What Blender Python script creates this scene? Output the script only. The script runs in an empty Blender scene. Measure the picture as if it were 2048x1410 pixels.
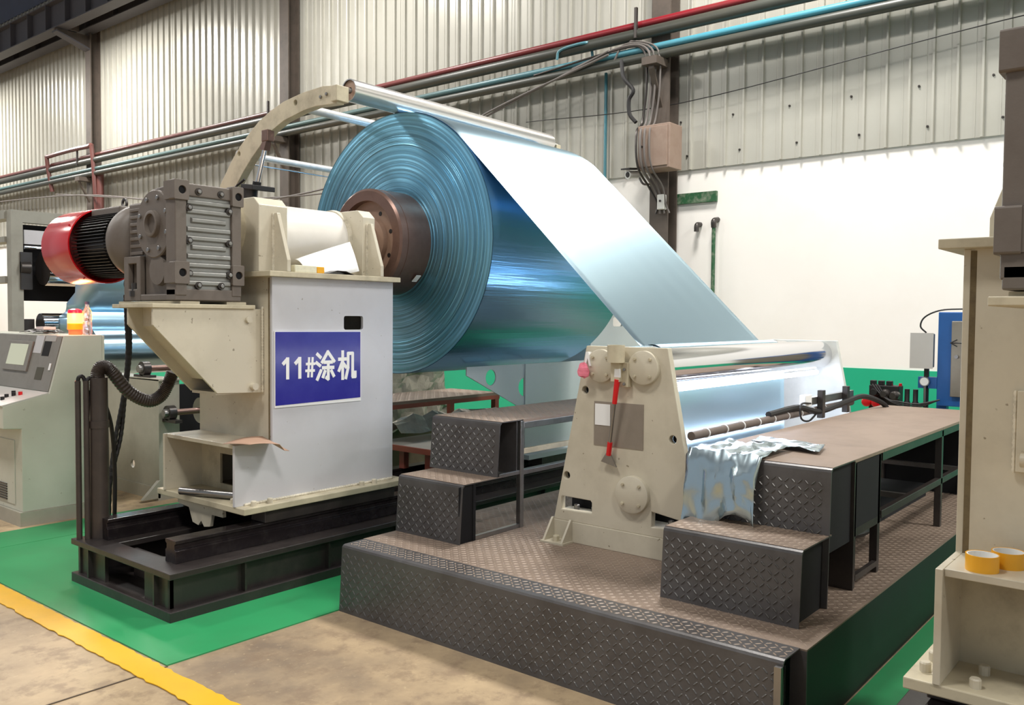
import bpy, bmesh, math, random
from mathutils import Vector, Matrix
import numpy as np
random.seed(7); rng = np.random.default_rng(5)
S = bpy.context.scene
COL = S.collection
R = math.radians

# ------------------------------------------------------------------ camera, world, lights, exposure
cam = bpy.data.cameras.new('camera'); cam_o = bpy.data.objects.new('camera', cam); COL.objects.link(cam_o)
FPX, YAW, PITCH, ROLL = 1737.73, 0.68577, 0.040208, 0.008131
f_ = Vector((math.cos(YAW)*math.cos(PITCH), math.sin(YAW)*math.cos(PITCH), -math.sin(PITCH)))
r0 = Vector((math.sin(YAW), -math.cos(YAW), 0)); u0 = r0.cross(f_)
r_ = r0*math.cos(ROLL)+u0*math.sin(ROLL); u_ = -r0*math.sin(ROLL)+u0*math.cos(ROLL)
M4 = Matrix((( r_.x, u_.x, -f_.x, 0), (r_.y, u_.y, -f_.y, 0), (r_.z, u_.z, -f_.z, 1.5), (0, 0, 0, 1)))
cam_o.matrix_world = M4
cam.sensor_fit = 'HORIZONTAL'; cam.sensor_width = 36; cam.lens = 36*FPX/2048; cam.clip_start = .05; cam.clip_end = 200
S.camera = cam_o
w = bpy.data.worlds.new('world'); S.world = w; w.use_nodes = True
w.node_tree.nodes['Background'].inputs[0].default_value = (.86, .93, 1, 1)
w.node_tree.nodes['Background'].inputs[1].default_value = .36
S.view_settings.view_transform = 'Standard'; S.view_settings.look = 'None'; S.view_settings.gamma = 1
S.view_settings.use_curve_mapping = False; S.view_settings.exposure = 0.24
def area(loc, target, sx, sy, power, col=(1, .97, .92)):
    l = bpy.data.lights.new('high_bay_light', 'AREA'); l.shape = 'RECTANGLE'; l.size = sx; l.size_y = sy; l.energy = power; l.color = col
    o = bpy.data.objects.new('high_bay_light', l); COL.objects.link(o); o.location = loc
    d = Vector(target)-Vector(loc); o.rotation_euler = d.to_track_quat('-Z', 'Y').to_euler()
    return o
for yy in (-24, -16.5, -10, -3.4, 3.1, 9.6, 16.1, 22.6):      # two rows of high-bay lamps along the hall
    for xx, pw in ((6.4, 380), (-.4, 260)):
        area((xx, yy, 7.0 if xx > 5 else 8.0), (xx+.001, yy, 0), 1.1, 1.1, pw*.9*(.6 if xx > 5 and 9 < yy < 10 else 1.2 if yy > 15 else 1))

# ------------------------------------------------------------------ materials
def newmat(n):
    m = bpy.data.materials.new(n); m.use_nodes = True; nt = m.node_tree
    return m, nt, nt.nodes['Principled BSDF']
def L(nt, a, b): nt.links.new(a, b)
def noise(nt, scale, detail=4, rough=.6, vec=None, stretch=None):
    n = nt.nodes.new('ShaderNodeTexNoise'); n.inputs['Scale'].default_value = scale; n.inputs['Detail'].default_value = detail; n.inputs['Roughness'].default_value = rough
    g = nt.nodes.new('ShaderNodeNewGeometry'); src = g.outputs['Position']
    if stretch:
        mp = nt.nodes.new('ShaderNodeMapping'); mp.inputs['Scale'].default_value = stretch; L(nt, src, mp.inputs['Vector']); src = mp.outputs['Vector']
    L(nt, src, n.inputs['Vector']); return n.outputs['Fac']
def ramp(nt, fac, stops):
    r = nt.nodes.new('ShaderNodeValToRGB'); cr = r.color_ramp
    while len(cr.elements) < len(stops): cr.elements.new(.5)
    for e, (p, c) in zip(cr.elements, stops): e.position = p; e.color = (*c, 1) if len(c) == 3 else c
    L(nt, fac, r.inputs['Fac']); return r.outputs['Color']
def mix(nt, fac, a, b, mode='MIX'):
    m = nt.nodes.new('ShaderNodeMix'); m.data_type = 'RGBA'; m.blend_type = mode
    for s, v in ((m.inputs['Factor'], fac), (m.inputs[6], a), (m.inputs[7], b)):
        if hasattr(v, 'links'): L(nt, v, s)
        else: s.default_value = (*v, 1) if isinstance(v, tuple) else v
    return m.outputs[2]
def bump(nt, b, fac, strength=.2, dist=.01):
    n = nt.nodes.new('ShaderNodeBump'); n.inputs['Strength'].default_value = strength; n.inputs['Distance'].default_value = dist
    L(nt, fac, n.inputs['Height']); L(nt, n.outputs['Normal'], b.inputs['Normal'])
def s2l(c): return tuple(((v/255)/12.92 if v/255 <= .04045 else ((v/255+.055)/1.055)**2.4) for v in c)
def paint(n, rgb, rough=.45, metal=0., dirt=.25, scale=3., dirtcol=(70, 60, 48), spec=.5, bmp=.0, speck=False):
    m, nt, b = newmat(n); c = s2l(rgb); d = s2l(dirtcol)
    f = noise(nt, scale, 6, .65)
    fac = ramp(nt, f, [(.45, (0, 0, 0)), (.8, (dirt, dirt, dirt))])
    col = mix(nt, fac, c, d)
    if speck:
        f2 = noise(nt, 38, 2, .5); fc = ramp(nt, f2, [(.72, (0, 0, 0)), (.76, (.7, .7, .7))]); col = mix(nt, fc, col, d)
    L(nt, col, b.inputs['Base Color']); b.inputs['Roughness'].default_value = rough; b.inputs['Metallic'].default_value = metal
    b.inputs['Specular IOR Level'].default_value = spec
    if bmp: bump(nt, b, noise(nt, 60, 3), bmp, .003)
    return m
def plain(n, rgb, rough=.5, metal=0., emit=0, alpha=1, trans=0):
    m, nt, b = newmat(n); c = s2l(rgb); b.inputs['Base Color'].default_value = (*c, 1); b.inputs['Roughness'].default_value = rough; b.inputs['Metallic'].default_value = metal
    if emit: b.inputs['Emission Color'].default_value = (*c, 1); b.inputs['Emission Strength'].default_value = emit
    if trans: b.inputs['Transmission Weight'].default_value = trans
    if alpha < 1: b.inputs['Alpha'].default_value = alpha
    return m
CREAM = paint('cream_paint', (204, 196, 176), .38, dirt=.35, scale=2.5, dirtcol=(110, 95, 70), speck=True)
CREAMD = paint('cream_paint_dusty', (196, 186, 160), .5, dirt=.6, scale=5, dirtcol=(95, 82, 62))
PANEL = paint('grey_white_panel', (200, 200, 204), .28, dirt=.22, scale=1.6, dirtcol=(140, 132, 124), speck=True)
WELD = paint('weld_bead', (214, 206, 186), .4, dirt=.7, scale=22, dirtcol=(90, 80, 62), bmp=.5)
GEARM = paint('cast_gear_grey', (104, 95, 87), .5, dirt=.5, scale=7, dirtcol=(84, 72, 62), bmp=.15)
GEARC = paint('ribbed_cover_grey', (142, 142, 138), .36, .3, dirt=.4, scale=5, dirtcol=(100, 90, 80))
RED = paint('red_cowl_paint', (200, 22, 30), .22, dirt=.15, scale=3, dirtcol=(120, 20, 20))
FINM = paint('black_motor', (28, 27, 26), .4, dirt=.4, scale=9, dirtcol=(80, 72, 62))
BED = paint('machine_bed_black', (48, 43, 42), .35, dirt=.45, scale=6, dirtcol=(84, 76, 70), bmp=.2)
RAIL = paint('oily_rail', (48, 42, 44), .2, .5, dirt=.5, scale=14, dirtcol=(90, 84, 80), bmp=.3)
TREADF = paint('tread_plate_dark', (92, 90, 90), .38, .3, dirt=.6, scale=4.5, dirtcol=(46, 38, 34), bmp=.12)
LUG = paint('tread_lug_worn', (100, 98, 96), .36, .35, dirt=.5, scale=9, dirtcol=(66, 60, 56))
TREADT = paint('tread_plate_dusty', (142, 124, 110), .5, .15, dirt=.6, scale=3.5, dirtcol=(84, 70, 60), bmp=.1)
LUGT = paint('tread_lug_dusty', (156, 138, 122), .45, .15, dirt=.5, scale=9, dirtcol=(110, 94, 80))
BENCH = paint('bench_board_brown', (134, 116, 102), .55, dirt=.5, scale=5, dirtcol=(96, 82, 72), bmp=.06)
STEELB = paint('brown_steel', (124, 98, 88), .34, .55, dirt=.5, scale=9, dirtcol=(92, 66, 56))
STEELBD = paint('brown_steel_face', (160, 132, 114), .45, .25, dirt=.5, scale=5, dirtcol=(104, 78, 62))
STEEL = paint('bare_steel', (150, 148, 146), .3, .85, dirt=.4, scale=12, dirtcol=(90, 84, 80))
CHROME = plain('chrome_roller', (225, 225, 228), .1, 1.)
CHROMED = paint('dark_steel', (70, 66, 64), .35, .6, dirt=.4, scale=9)
ALU = paint('aluminium_tube', (205, 206, 204), .4, .35, dirt=.4, scale=12, dirtcol=(140, 140, 138))
BLACK = plain('black_rubber', (24, 22, 22), .55)
HOSE = paint('brown_black_hose', (58, 50, 46), .42, dirt=.4, scale=12, dirtcol=(84, 72, 64))
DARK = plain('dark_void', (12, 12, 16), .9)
GREENW = paint('green_wall_paint', (30, 172, 130), .45, dirt=.1, scale=2, dirtcol=(20, 110, 84))
WHITEW = paint('white_plaster', (242, 238, 232), .8, dirt=.14, scale=1.1, dirtcol=(200, 188, 172), bmp=.08)
SHEET = paint('cream_wall_sheet', (178, 176, 166), .34, .15, dirt=.35, scale=1.4, dirtcol=(150, 146, 132))
COLM = paint('brown_steel_column', (84, 74, 66), .6, dirt=.6, scale=5, dirtcol=(50, 50, 44))
BEAM = paint('grey_girder', (76, 75, 80), .55, dirt=.4, scale=3, dirtcol=(70, 68, 70))
ROOF = paint('roof_sheet_blue_grey', (92, 98, 116), .6, dirt=.3)
CONSOLE = paint('console_paint', (198, 198, 184), .45, dirt=.2, scale=2, dirtcol=(140, 136, 118), speck=True)
CONS2 = paint('console_face_grey', (128, 124, 116), .45, dirt=.3, scale=8)
GREYST = paint('stand_grey', (170, 166, 152), .45, dirt=.3, scale=3)
RACK = paint('rack_grey', (150, 150, 140), .5, dirt=.35, scale=4)
ROPE = plain('grey_cable', (98, 92, 88), .6)
WHITE = plain('white_paper', (240, 240, 238), .6)
YEL = paint('yellow_tape', (236, 172, 40), .35, dirt=.15, scale=12, dirtcol=(190, 120, 30))
CARD = paint('brown_card', (176, 142, 120), .7, dirt=.2)
BLUEP = paint('blue_machine_paint', (34, 96, 168), .4, dirt=.25, scale=4, dirtcol=(26, 60, 110))
SS = paint('stainless_cover', (150, 142, 128), .35, .6, dirt=.3)
REDP = plain('red_plastic', (214, 20, 28), .3)
PINK = plain('pink_cloth', (236, 130, 150), .8)
TUBEM = plain('lit_led_tube', (236, 240, 255), .3, emit=14)
CLEAR = plain('clear_plastic', (240, 240, 244), .08, trans=.9)
FILM = paint('plastic_wrap', (150, 146, 132), .18, .25, dirt=.6, scale=8, dirtcol=(70, 66, 56), bmp=.6)
PIPER = paint('red_pipe_paint', (128, 28, 38), .35, dirt=.5, scale=1.2, dirtcol=(92, 60, 52))
def dull(m, rgb, y0=5., y1=11., amt=.85):  # blends towards a duller colour with rising Y along the pipe
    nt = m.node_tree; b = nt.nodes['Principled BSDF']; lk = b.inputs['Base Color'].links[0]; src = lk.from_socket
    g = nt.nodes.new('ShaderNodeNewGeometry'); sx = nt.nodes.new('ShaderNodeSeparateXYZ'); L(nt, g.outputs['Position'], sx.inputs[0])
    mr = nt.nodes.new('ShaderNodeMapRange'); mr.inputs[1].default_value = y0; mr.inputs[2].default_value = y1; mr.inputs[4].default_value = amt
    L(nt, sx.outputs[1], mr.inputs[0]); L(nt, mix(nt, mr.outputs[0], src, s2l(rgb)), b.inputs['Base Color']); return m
dull(PIPER, (92, 64, 58))
PIPED = paint('dark_pipe', (60, 62, 56), .4, dirt=.5, scale=1.2, dirtcol=(84, 78, 66))
PIPET = paint('turquoise_pipe', (70, 140, 158), .38, dirt=.5, scale=.8, dirtcol=(84, 110, 108))
REDWOOD = paint('red_oxide_frame', (150, 76, 60), .5, dirt=.4, scale=6)
dull(PIPET, (78, 96, 92), 4.0, 8.5, .9)
TABLETOP = paint('pale_table_top', (178, 174, 166), .35, dirt=.4, scale=3, dirtcol=(130, 124, 116))
JBOX = paint('rusty_box', (142, 122, 108), .6, dirt=.4, scale=8, dirtcol=(110, 80, 64))
GREENB = paint('dark_green_bar', (34, 84, 50), .6, dirt=.6, scale=16, dirtcol=(180, 176, 160))
SILVERF = None
def aniso(n, rgb, tang, rough=.28, an=.8, ringscale=0, var=(.75, 1.1), band=0):
    m, nt, b = newmat(n); c = s2l(rgb); b.inputs['Metallic'].default_value = 1
    b.inputs['Roughness'].default_value = rough; b.inputs['Anisotropic'].default_value = an
    g = nt.nodes.new('ShaderNodeNewGeometry')
    if tang == 'X':
        v = nt.nodes.new('ShaderNodeCombineXYZ'); v.inputs[0].default_value = 1; L(nt, v.outputs[0], b.inputs['Tangent'])
        b.inputs['Base Color'].default_value = (*c, 1)
        if band: bump(nt, b, noise(nt, 5, 5, .7, stretch=(.03, 1, 1)), .35, .02)
    else:
        s = nt.nodes.new('ShaderNodeVectorMath'); s.operation = 'SUBTRACT'; L(nt, g.outputs['Position'], s.inputs[0]); s.inputs[1].default_value = (4.15, *tang)
        mu = nt.nodes.new('ShaderNodeVectorMath'); mu.operation = 'MULTIPLY'; L(nt, s.outputs[0], mu.inputs[0]); mu.inputs[1].default_value = (0, 1, 1)
        nn = nt.nodes.new('ShaderNodeVectorMath'); nn.operation = 'NORMALIZE'; L(nt, mu.outputs[0], nn.inputs[0]); L(nt, nn.outputs[0], b.inputs['Tangent'])
        ln = nt.nodes.new('ShaderNodeVectorMath'); ln.operation = 'LENGTH'; L(nt, mu.outputs[0], ln.inputs[0])
        tx = nt.nodes.new('ShaderNodeTexNoise'); tx.noise_dimensions = '1D'; tx.inputs['Scale'].default_value = ringscale; tx.inputs['Detail'].default_value = 5; tx.inputs['Roughness'].default_value = .7
        L(nt, ln.outputs['Value'], tx.inputs['W'])
        col = ramp(nt, tx.outputs['Fac'], [(.3, tuple(v*var[0] for v in c)), (.7, tuple(min(1, v*var[1]) for v in c))])
        L(nt, col, b.inputs['Base Color'])
        bump(nt, b, tx.outputs['Fac'], .25, .004)
    return m
COILF = aniso('blue_coated_foil', (136, 190, 232), 'X', .27, .92, band=1)
COILE = aniso('coil_edge_windings', (128, 186, 214), (4.45, 2.0), .42, .6, 45, (.6, 1.25))
WEBM = aniso('blue_foil_web', (206, 234, 248), 'X', .42, .93)
COIL2 = aniso('blue_foil_rear', (176, 210, 230), 'X', .3, .7)

def floor_mat():
    m, nt, b = newmat('worn_concrete')
    a = noise(nt, 1.1, 8, .65); bb = noise(nt, 7, 6, .7); c = noise(nt, 30, 4, .6)
    col = ramp(nt, a, [(.32, s2l((126, 110, 92))), (.5, s2l((170, 148, 118))), (.66, s2l((198, 174, 138)))])
    f2 = ramp(nt, bb, [(.5, (0, 0, 0)), (.62, (.55, .55, .55))]); col = mix(nt, f2, col, s2l((126, 106, 86)))
    f3 = ramp(nt, c, [(.62, (0, 0, 0)), (.72, (.5, .5, .5))]); col = mix(nt, f3, col, s2l((196, 176, 142)))
    L(nt, col, b.inputs['Base Color']); b.inputs['Roughness'].default_value = .55; bump(nt, b, bb, .25, .006)
    return m
FLOORM = floor_mat()
GREENF = paint('green_floor_paint', (46, 150, 92), .42, dirt=.35, scale=2.2, dirtcol=(58, 108, 72))
YELF = paint('yellow_floor_paint', (228, 176, 30), .5, dirt=.25, scale=9, dirtcol=(190, 150, 50))

# ------------------------------------------------------------------ mesh helpers
OFF = {}
class M:
    def __init__(s, f=None): s.bm = bmesh.new(); s.f = f
    def _v(s, co): return s.bm.verts.new(co)
    def box(s, x0, x1, y0, y1, z0, z1):
        v = [s._v((x, y, z)) for x in (x0, x1) for y in (y0, y1) for z in (z0, z1)]
        for q in ((0, 1, 3, 2), (4, 6, 7, 5), (0, 4, 5, 1), (2, 3, 7, 6), (0, 2, 6, 4), (1, 5, 7, 3)): s.bm.faces.new([v[i] for i in q])
        return s
    def hexa(s, pts):   # 8 points, bottom 4 then top 4
        v = [s._v(p) for p in pts]
        for q in ((3, 2, 1, 0), (4, 5, 6, 7), (0, 1, 5, 4), (1, 2, 6, 5), (2, 3, 7, 6), (3, 0, 4, 7)): s.bm.faces.new([v[i] for i in q])
        return s
    @staticmethod
    def _p(ax, a, p):
        return (a, p[0], p[1]) if ax == 'X' else (p[0], a, p[1]) if ax == 'Y' else (p[0], p[1], a)
    def prism(s, ax, pts, a0, a1):
        A = [s._v(s._p(ax, a0, p)) for p in pts]; B = [s._v(s._p(ax, a1, p)) for p in pts]
        s.bm.faces.new(A); s.bm.faces.new(B[::-1]); n = len(pts)
        for i in range(n): s.bm.faces.new((A[i], A[(i+1) % n], B[(i+1) % n], B[i]))
        return s
    def plate(s, ax, outer, holes, a0, a1):
        t = bmesh.new(); es = []
        for lp in [outer]+holes:
            vs = [t.verts.new((p[0], p[1], 0)) for p in lp]
            es += [t.edges.new((vs[i], vs[(i+1) % len(vs)])) for i in range(len(vs))]
        bmesh.ops.triangle_fill(t, use_beauty=True, use_dissolve=False, edges=es)
        t.verts.ensure_lookup_table(); t.verts.index_update()
        A = [s._v(s._p(ax, a0, v.co)) for v in t.verts]; B = [s._v(s._p(ax, a1, v.co)) for v in t.verts]
        for fc in t.faces:
            ix = [v.index for v in fc.verts]; s.bm.faces.new([A[i] for i in ix]); s.bm.faces.new([B[i] for i in ix[::-1]])
        k = 0
        for lp in [outer]+holes:
            n = len(lp)
            for i in range(n):
                a, b2 = k+i, k+(i+1) % n
                s.bm.faces.new((A[a], A[b2], B[b2], B[a]))
            k += n
        t.free(); return s
    def rings(s, rs, caps=True, closed=False):
        V = [[s._v(p) for p in r] for r in rs]; n = len(V[0])
        for i in range(len(V)-(0 if closed else 1)):
            a, b2 = V[i], V[(i+1) % len(V)]
            for j in range(n): s.bm.faces.new((a[j], a[(j+1) % n], b2[(j+1) % n], b2[j]))
        if caps and not closed: s.bm.faces.new(V[0][::-1]); s.bm.faces.new(V[-1])
        return s
    def lathe(s, o, d, prof, n=32, caps=True, closed=False):   # prof: (dist along d, radius)
        d = Vector(d).normalized(); a = d.orthogonal().normalized(); b2 = d.cross(a); o = Vector(o)
        return s.rings([[o+d*h+(a*math.cos(2*math.pi*j/n)+b2*math.sin(2*math.pi*j/n))*max(r, 1e-4) for j in range(n)] for h, r in prof], caps, closed)
    def cyl(s, p0, p1, r, n=24, r2=None):
        p0 = Vector(p0); p1 = Vector(p1); return s.lathe(p0, p1-p0, [(0, r), ((p1-p0).length, r if r2 is None else r2)], n)
    def tube(s, pts, r, n=10, ribbed=0):
        pts = [Vector(p) for p in pts]; rs = []; a = None
        for i, p in enumerate(pts):
            t = (pts[min(i+1, len(pts)-1)]-pts[max(i-1, 0)]).normalized()
            a = t.orthogonal().normalized() if a is None else (a-t*a.dot(t)).normalized()
            b2 = t.cross(a); rr = r*(1+ribbed*(1 if i % 2 else -1))
            rs.append([p+(a*math.cos(2*math.pi*j/n)+b2*math.sin(2*math.pi*j/n))*rr for j in range(n)])
        return s.rings(rs)
    def grid(s, P):     # P[i][j] points
        V = [[s._v(p) for p in r] for r in P]
        for i in range(len(V)-1):
            for j in range(len(V[0])-1): s.bm.faces.new((V[i][j], V[i][j+1], V[i+1][j+1], V[i+1][j]))
        return s
    def build(s, name, mat, parent=None, bev=0, smooth=False, solid=0, **kw):
        if s.f:
            for v in s.bm.verts: v.co = s.f(v.co)
        bmesh.ops.recalc_face_normals(s.bm, faces=s.bm.faces[:])
        me = bpy.data.meshes.new(name)
        org = Vector((0, 0, 0))
        if parent is None:
            xs = [v.co for v in s.bm.verts]
            org = Vector(((min(c.x for c in xs)+max(c.x for c in xs))/2, (min(c.y for c in xs)+max(c.y for c in xs))/2, min(c.z for c in xs)))
            for v in s.bm.verts: v.co -= org
        s.bm.to_mesh(me); s.bm.free()
        me.materials.append(mat)
        o = bpy.data.objects.new(name, me); COL.objects.link(o)
        if smooth:
            me.polygons.foreach_set('use_smooth', [True]*len(me.polygons)); me.set_sharp_from_angle(angle=R(38))
        if parent is None: o.location = org; OFF[o.name] = org
        else: put(o, parent, org)
        if solid: md = o.modifiers.new('solid', 'SOLIDIFY'); md.thickness = solid; md.offset = 0
        if bev:
            md = o.modifiers.new('bevel', 'BEVEL'); md.width = bev; md.segments = 2; md.limit_method = 'ANGLE'; md.angle_limit = R(40)
        tag(o, **kw); return o
def put(o, parent, world):
    o.parent = parent; o.location = Vector(world)-OFF.get(parent.name, Vector()); OFF[o.name] = Vector(world)
def tag(o, label=None, cat=None, group=None, kind=None):
    for k, v in (('label', label), ('category', cat), ('group', group), ('kind', kind)):
        if v: o[k] = v
    return o
def thing(name, loc, label, cat, group=None):
    o = bpy.data.objects.new(name, None); COL.objects.link(o); o.location = loc; o.empty_display_size = .1
    OFF[o.name] = Vector(loc); return tag(o, label, cat, group)
def inst(src, parent, world):      # copy of a part, mesh data shared; src mesh is centred on its own origin
    c = src.copy(); COL.objects.link(c); put(c, parent, world); return c
def local_mesh(mm, name, mat, parent, world, smooth=False, bev=0, **kw):   # mesh modelled about the origin
    o = mm.build(name, mat, parent, bev=bev, smooth=smooth, **kw)
    put(o, parent, world); return o
def arc(cx, cy, r, a0, a1, n): return [(cx+r*math.cos(R(a0+(a1-a0)*i/n)), cy+r*math.sin(R(a0+(a1-a0)*i/n))) for i in range(n+1)]
def circ(cx, cy, r, n=20): return arc(cx, cy, r, 0, 360*(n-1)/n, n-1)
def rrect(x0, x1, y0, y1, r, n=4):
    return arc(x1-r, y1-r, r, 0, 90, n)+arc(x0+r, y1-r, r, 90, 180, n)+arc(x0+r, y0+r, r, 180, 270, n)+arc(x1-r, y0+r, r, 270, 360, n)
def spline(pts, n=8):
    P = [Vector(p) for p in pts]; P = [P[0]*2-P[1]]+P+[P[-1]*2-P[-2]]; out = []
    for i in range(1, len(P)-2):
        for k in range(n):
            t = k/n; a, b, c, d = P[i-1:i+3]
            out.append(.5*((2*b)+(-a+c)*t+(2*a-5*b+4*c-d)*t*t+(-a+3*b-3*c+d)*t**3))
    return out+[P[-2]]
def bolts(parent, pts, d, r, h, mat, name='bolt', f=None, n=6):
    first = None
    for p in pts:
        if f: p = f(Vector(p))
        if first is None:
            first = local_mesh(M().lathe((0, 0, 0), d, [(0, r), (h*.85, r), (h, r*.8)], n), name, mat, parent, p)
        else: inst(first, parent, p)
def tread(parent, o, u, v, lu, lv, mat, pitch=.03, h=.0022, name='tread_lugs', skip=None):
    """raised lugs of checker plate on the rectangle o + a*u + b*v (normal u x v)"""
    u = np.array(u, float); v = np.array(v, float); u /= np.linalg.norm(u); v /= np.linalg.norm(v); nrm = np.cross(u, v); o = np.array(o, float)
    la, wa = pitch*.5, pitch*.12
    lug = np.array([(-la, 0, 0), (-la*.5, -wa, 0), (la*.5, -wa, 0), (la, 0, 0), (la*.5, wa, 0), (-la*.5, wa, 0), (-la*.55, 0, 1), (la*.55, 0, 1)])
    F = [(0, 1, 6), (1, 2, 7, 6), (2, 3, 7), (3, 4, 7), (4, 5, 6, 7), (5, 0, 6)]
    V = []; FF = []; k = 0
    for i in range(int(lu/pitch)):
        for j in range(int(lv/pitch)):
            a, b = (i+.5)*pitch, (j+.5)*pitch
            if skip and skip(a, b): continue
            s_ = .7071*(1 if (i+j) % 2 else -1); c_ = .7071
            x = lug[:, 0]*c_-lug[:, 1]*s_+a; y = lug[:, 0]*s_+lug[:, 1]*c_+b
            V.append(o+np.outer(x, u)+np.outer(y, v)+np.outer(lug[:, 2]*h, nrm)); FF += [tuple(q+k for q in f) for f in F]; k += 8
    me = bpy.data.meshes.new(name); me.from_pydata(np.vstack(V).tolist(), [], FF); me.materials.append(mat)
    ob = bpy.data.objects.new(name, me); COL.objects.link(ob); put(ob, parent, (0, 0, 0)); ob['kind'] = 'stuff'; return ob

# ------------------------------------------------------------------ setting
fl = M().box(-8, 8.7, -6, 34, -.12, 0).build('floor', FLOORM, kind='structure')
def rag(x0, x1, y0, y1, z, seed, amp=.012, edges='X'):
    random.seed(seed); pts = []
    n = max(4, int((y1-y0)/.035))
    left = [(x0+random.uniform(-amp, amp), y0+(y1-y0)*i/n) for i in range(n+1)]
    right = [(x1+random.uniform(-amp, amp), y0+(y1-y0)*i/n) for i in range(n+1)]
    return M().grid([[(a[0], a[1], z), (b[0], b[1], z)] for a, b in zip(left, right)])
rag(1.765, 1.885, -4, 14, .004, 3, .006).build('yellow_line', YELF, fl, solid=.004)
M().box(1.9, 7.4, 3.445, 5.99, 0, .006).build('green_floor_paint', GREENF, fl)
M().box(1.9, 7.4, 6.0, 6.42, 0, .005).build('green_floor_paint', GREENF, fl)
M().box(2.9, 7.0, -4, 1.09, 0, .006).build('green_floor_paint', GREENF, fl)

M().hexa([(1.0, 3.441, .001), (1.9, 3.434, .001), (1.9, 3.442, .001), (1.0, 3.449, .001), (1.0, 3.441, .003), (1.9, 3.434, .003), (1.9, 3.442, .003), (1.0, 3.449, .003)]).build('slab_joint', paint('joint_dark', (86, 72, 58), .8), fl)
wall = M().box(8.5, 8.75, -6, 34, 0, 3.14).build('wall_back', WHITEW, kind='structure')
M().box(8.492, 8.5, -6, 34, 0, 1.045).build('green_dado', GREENW, wall)
def sheet(z0, z1):
    mm = M(); pr = []
    for i in range(5):
        y = i*.2
        pr += [(0, y), (0, y+.083), (-.03, y+.088), (-.03, y+.106), (0, y+.111)]
        pr += [(0, y+.15), (-.003, y+.155), (0, y+.16)]
    pr += [(0, 1.0), (.012, 1.0)]; pr = pr+[(.012, 0)]
    mm.prism('Z', pr, z0, z1); return mm
s0 = None
for k in range(-5, 34):
    if s0 is None: s0 = local_mesh(sheet(0, 5.3), 'metal_sheet', SHEET, wall, (8.475, k*1.0, 3.1))
    else: inst(s0, wall, (8.475-(.004 if k % 2 else 0), k*1.0-.02, 3.1))
sc0 = None
for k in range(0, 8):
    for zz in (3.25, 3.62):
        p = (8.47, k*.6+.32+(.08 if zz > 3.5 else 0), zz)
        if sc0 is None: sc0 = local_mesh(M().lathe((0, 0, 0), (-1, 0, 0), [(0, .012), (.012, .009)], 8), 'sheet_screw', CHROMED, wall, p)
        else: inst(sc0, wall, p)
M().box(8.44, 8.6, -6, 34, 8.35, 9.8).build('upper_cladding', ROOF, wall)
ceil = M().box(-8, 8.75, -6, 34, 9.8, 9.9).build('ceiling', ROOF, kind='structure')
for k in range(9): M().box(-8, 8.6, -4+k*4.2, -3.9+k*4.2, 9.5, 9.8).build('purlin', BEAM, ceil)

def hcol(y, label):
    t = thing('steel_column', (8.36, y, 0), label, 'column', None)
    M().box(8.24, 8.26, y-.11, y+.11, 0, 9.5).build('front_flange', COLM, t)
    M().box(8.26, 8.44, y-.01, y+.01, 0, 9.5).build('web_plate', COLM, t)
    M().box(8.43, 8.45, y-.11, y+.11, 0, 9.5).build('rear_flange', COLM, t)
    return t
hcol(4.73, 'brown steel wall column behind the cable bundle and junction box')
hcol(11.33, 'brown steel wall column seen behind the curved swing arm')
hcol(17.8, 'dark steel wall column at far left under the girder bracket')
# crane girder
g = thing('crane_girder', (7.5, 10, 6.6), 'deep grey crane girder with stiffeners at the top left corner', 'girder')
M().box(7.71, 7.73, -5, 33, 7.09, 7.58).build('web_plate', BEAM, g)
M().box(7.60, 7.84, -5, 33, 7.07, 7.09).build('bottom_flange', BEAM, g)
M().box(7.60, 7.84, -5, 33, 7.58, 7.60).build('top_flange', BEAM, g)
M().cyl((7.66, -5, 7.62), (7.66, 33, 7.62), .02, 8).build('rail', CHROMED, g)
st0 = None
for k in range(26):
    p = (7.605, 8+k*.85, 7.09)
    if st0 is None: st0 = local_mesh(M().box(0, .105, 0, .02, 0, .49), 'stiffener', BEAM, g, p)
    else: inst(st0, g, p)
g2 = thing('edge_beam', (8.2, 10, 7.1), 'slimmer grey edge beam close to the wall sheets below the crane girder', 'beam')
M().box(8.20, 8.22, -5, 33, 7.14, 7.36).build('web_plate', BEAM, g2)
M().box(8.08, 8.34, -5, 33, 7.12, 7.14).build('bottom_flange', BEAM, g2)
M().box(8.08, 8.34, -5, 33, 7.36, 7.38).build('top_flange', BEAM, g2)
st0 = None
for k in range(22):
    p = (8.1, 8.4+k*1.15, 7.14)
    if st0 is None: st0 = local_mesh(M().box(0, .1, 0, .02, 0, .22), 'stiffener', BEAM, g2, p)
    else: inst(st0, g2, p)
y = 17.8
b_ = thing('girder_bracket', (8.0, y, 6.8), 'triangular steel bracket holding the crane girder on the far left column', 'bracket')
M().prism('Y', [(8.24, 7.07), (7.60, 7.07), (7.60, 7.02), (8.24, 6.80)], y-.02, y+.02).build('web_plate', COLM, b_)
M().prism('Y', [(8.07, 7.38), (7.84, 7.58), (7.84, 7.10), (8.07, 7.10)], y-.02, y+.02).build('web_plate', COLM, b_)
M().hexa([(7.60, y-.11, 6.99), (8.24, y-.11, 6.77), (8.24, y+.11, 6.77), (7.60, y+.11, 6.99), (7.60, y-.11, 7.02), (8.24, y-.11, 6.80), (8.24, y+.11, 6.80), (7.60, y+.11, 7.02)]).build('lower_flange', BEAM, b_)
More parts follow.
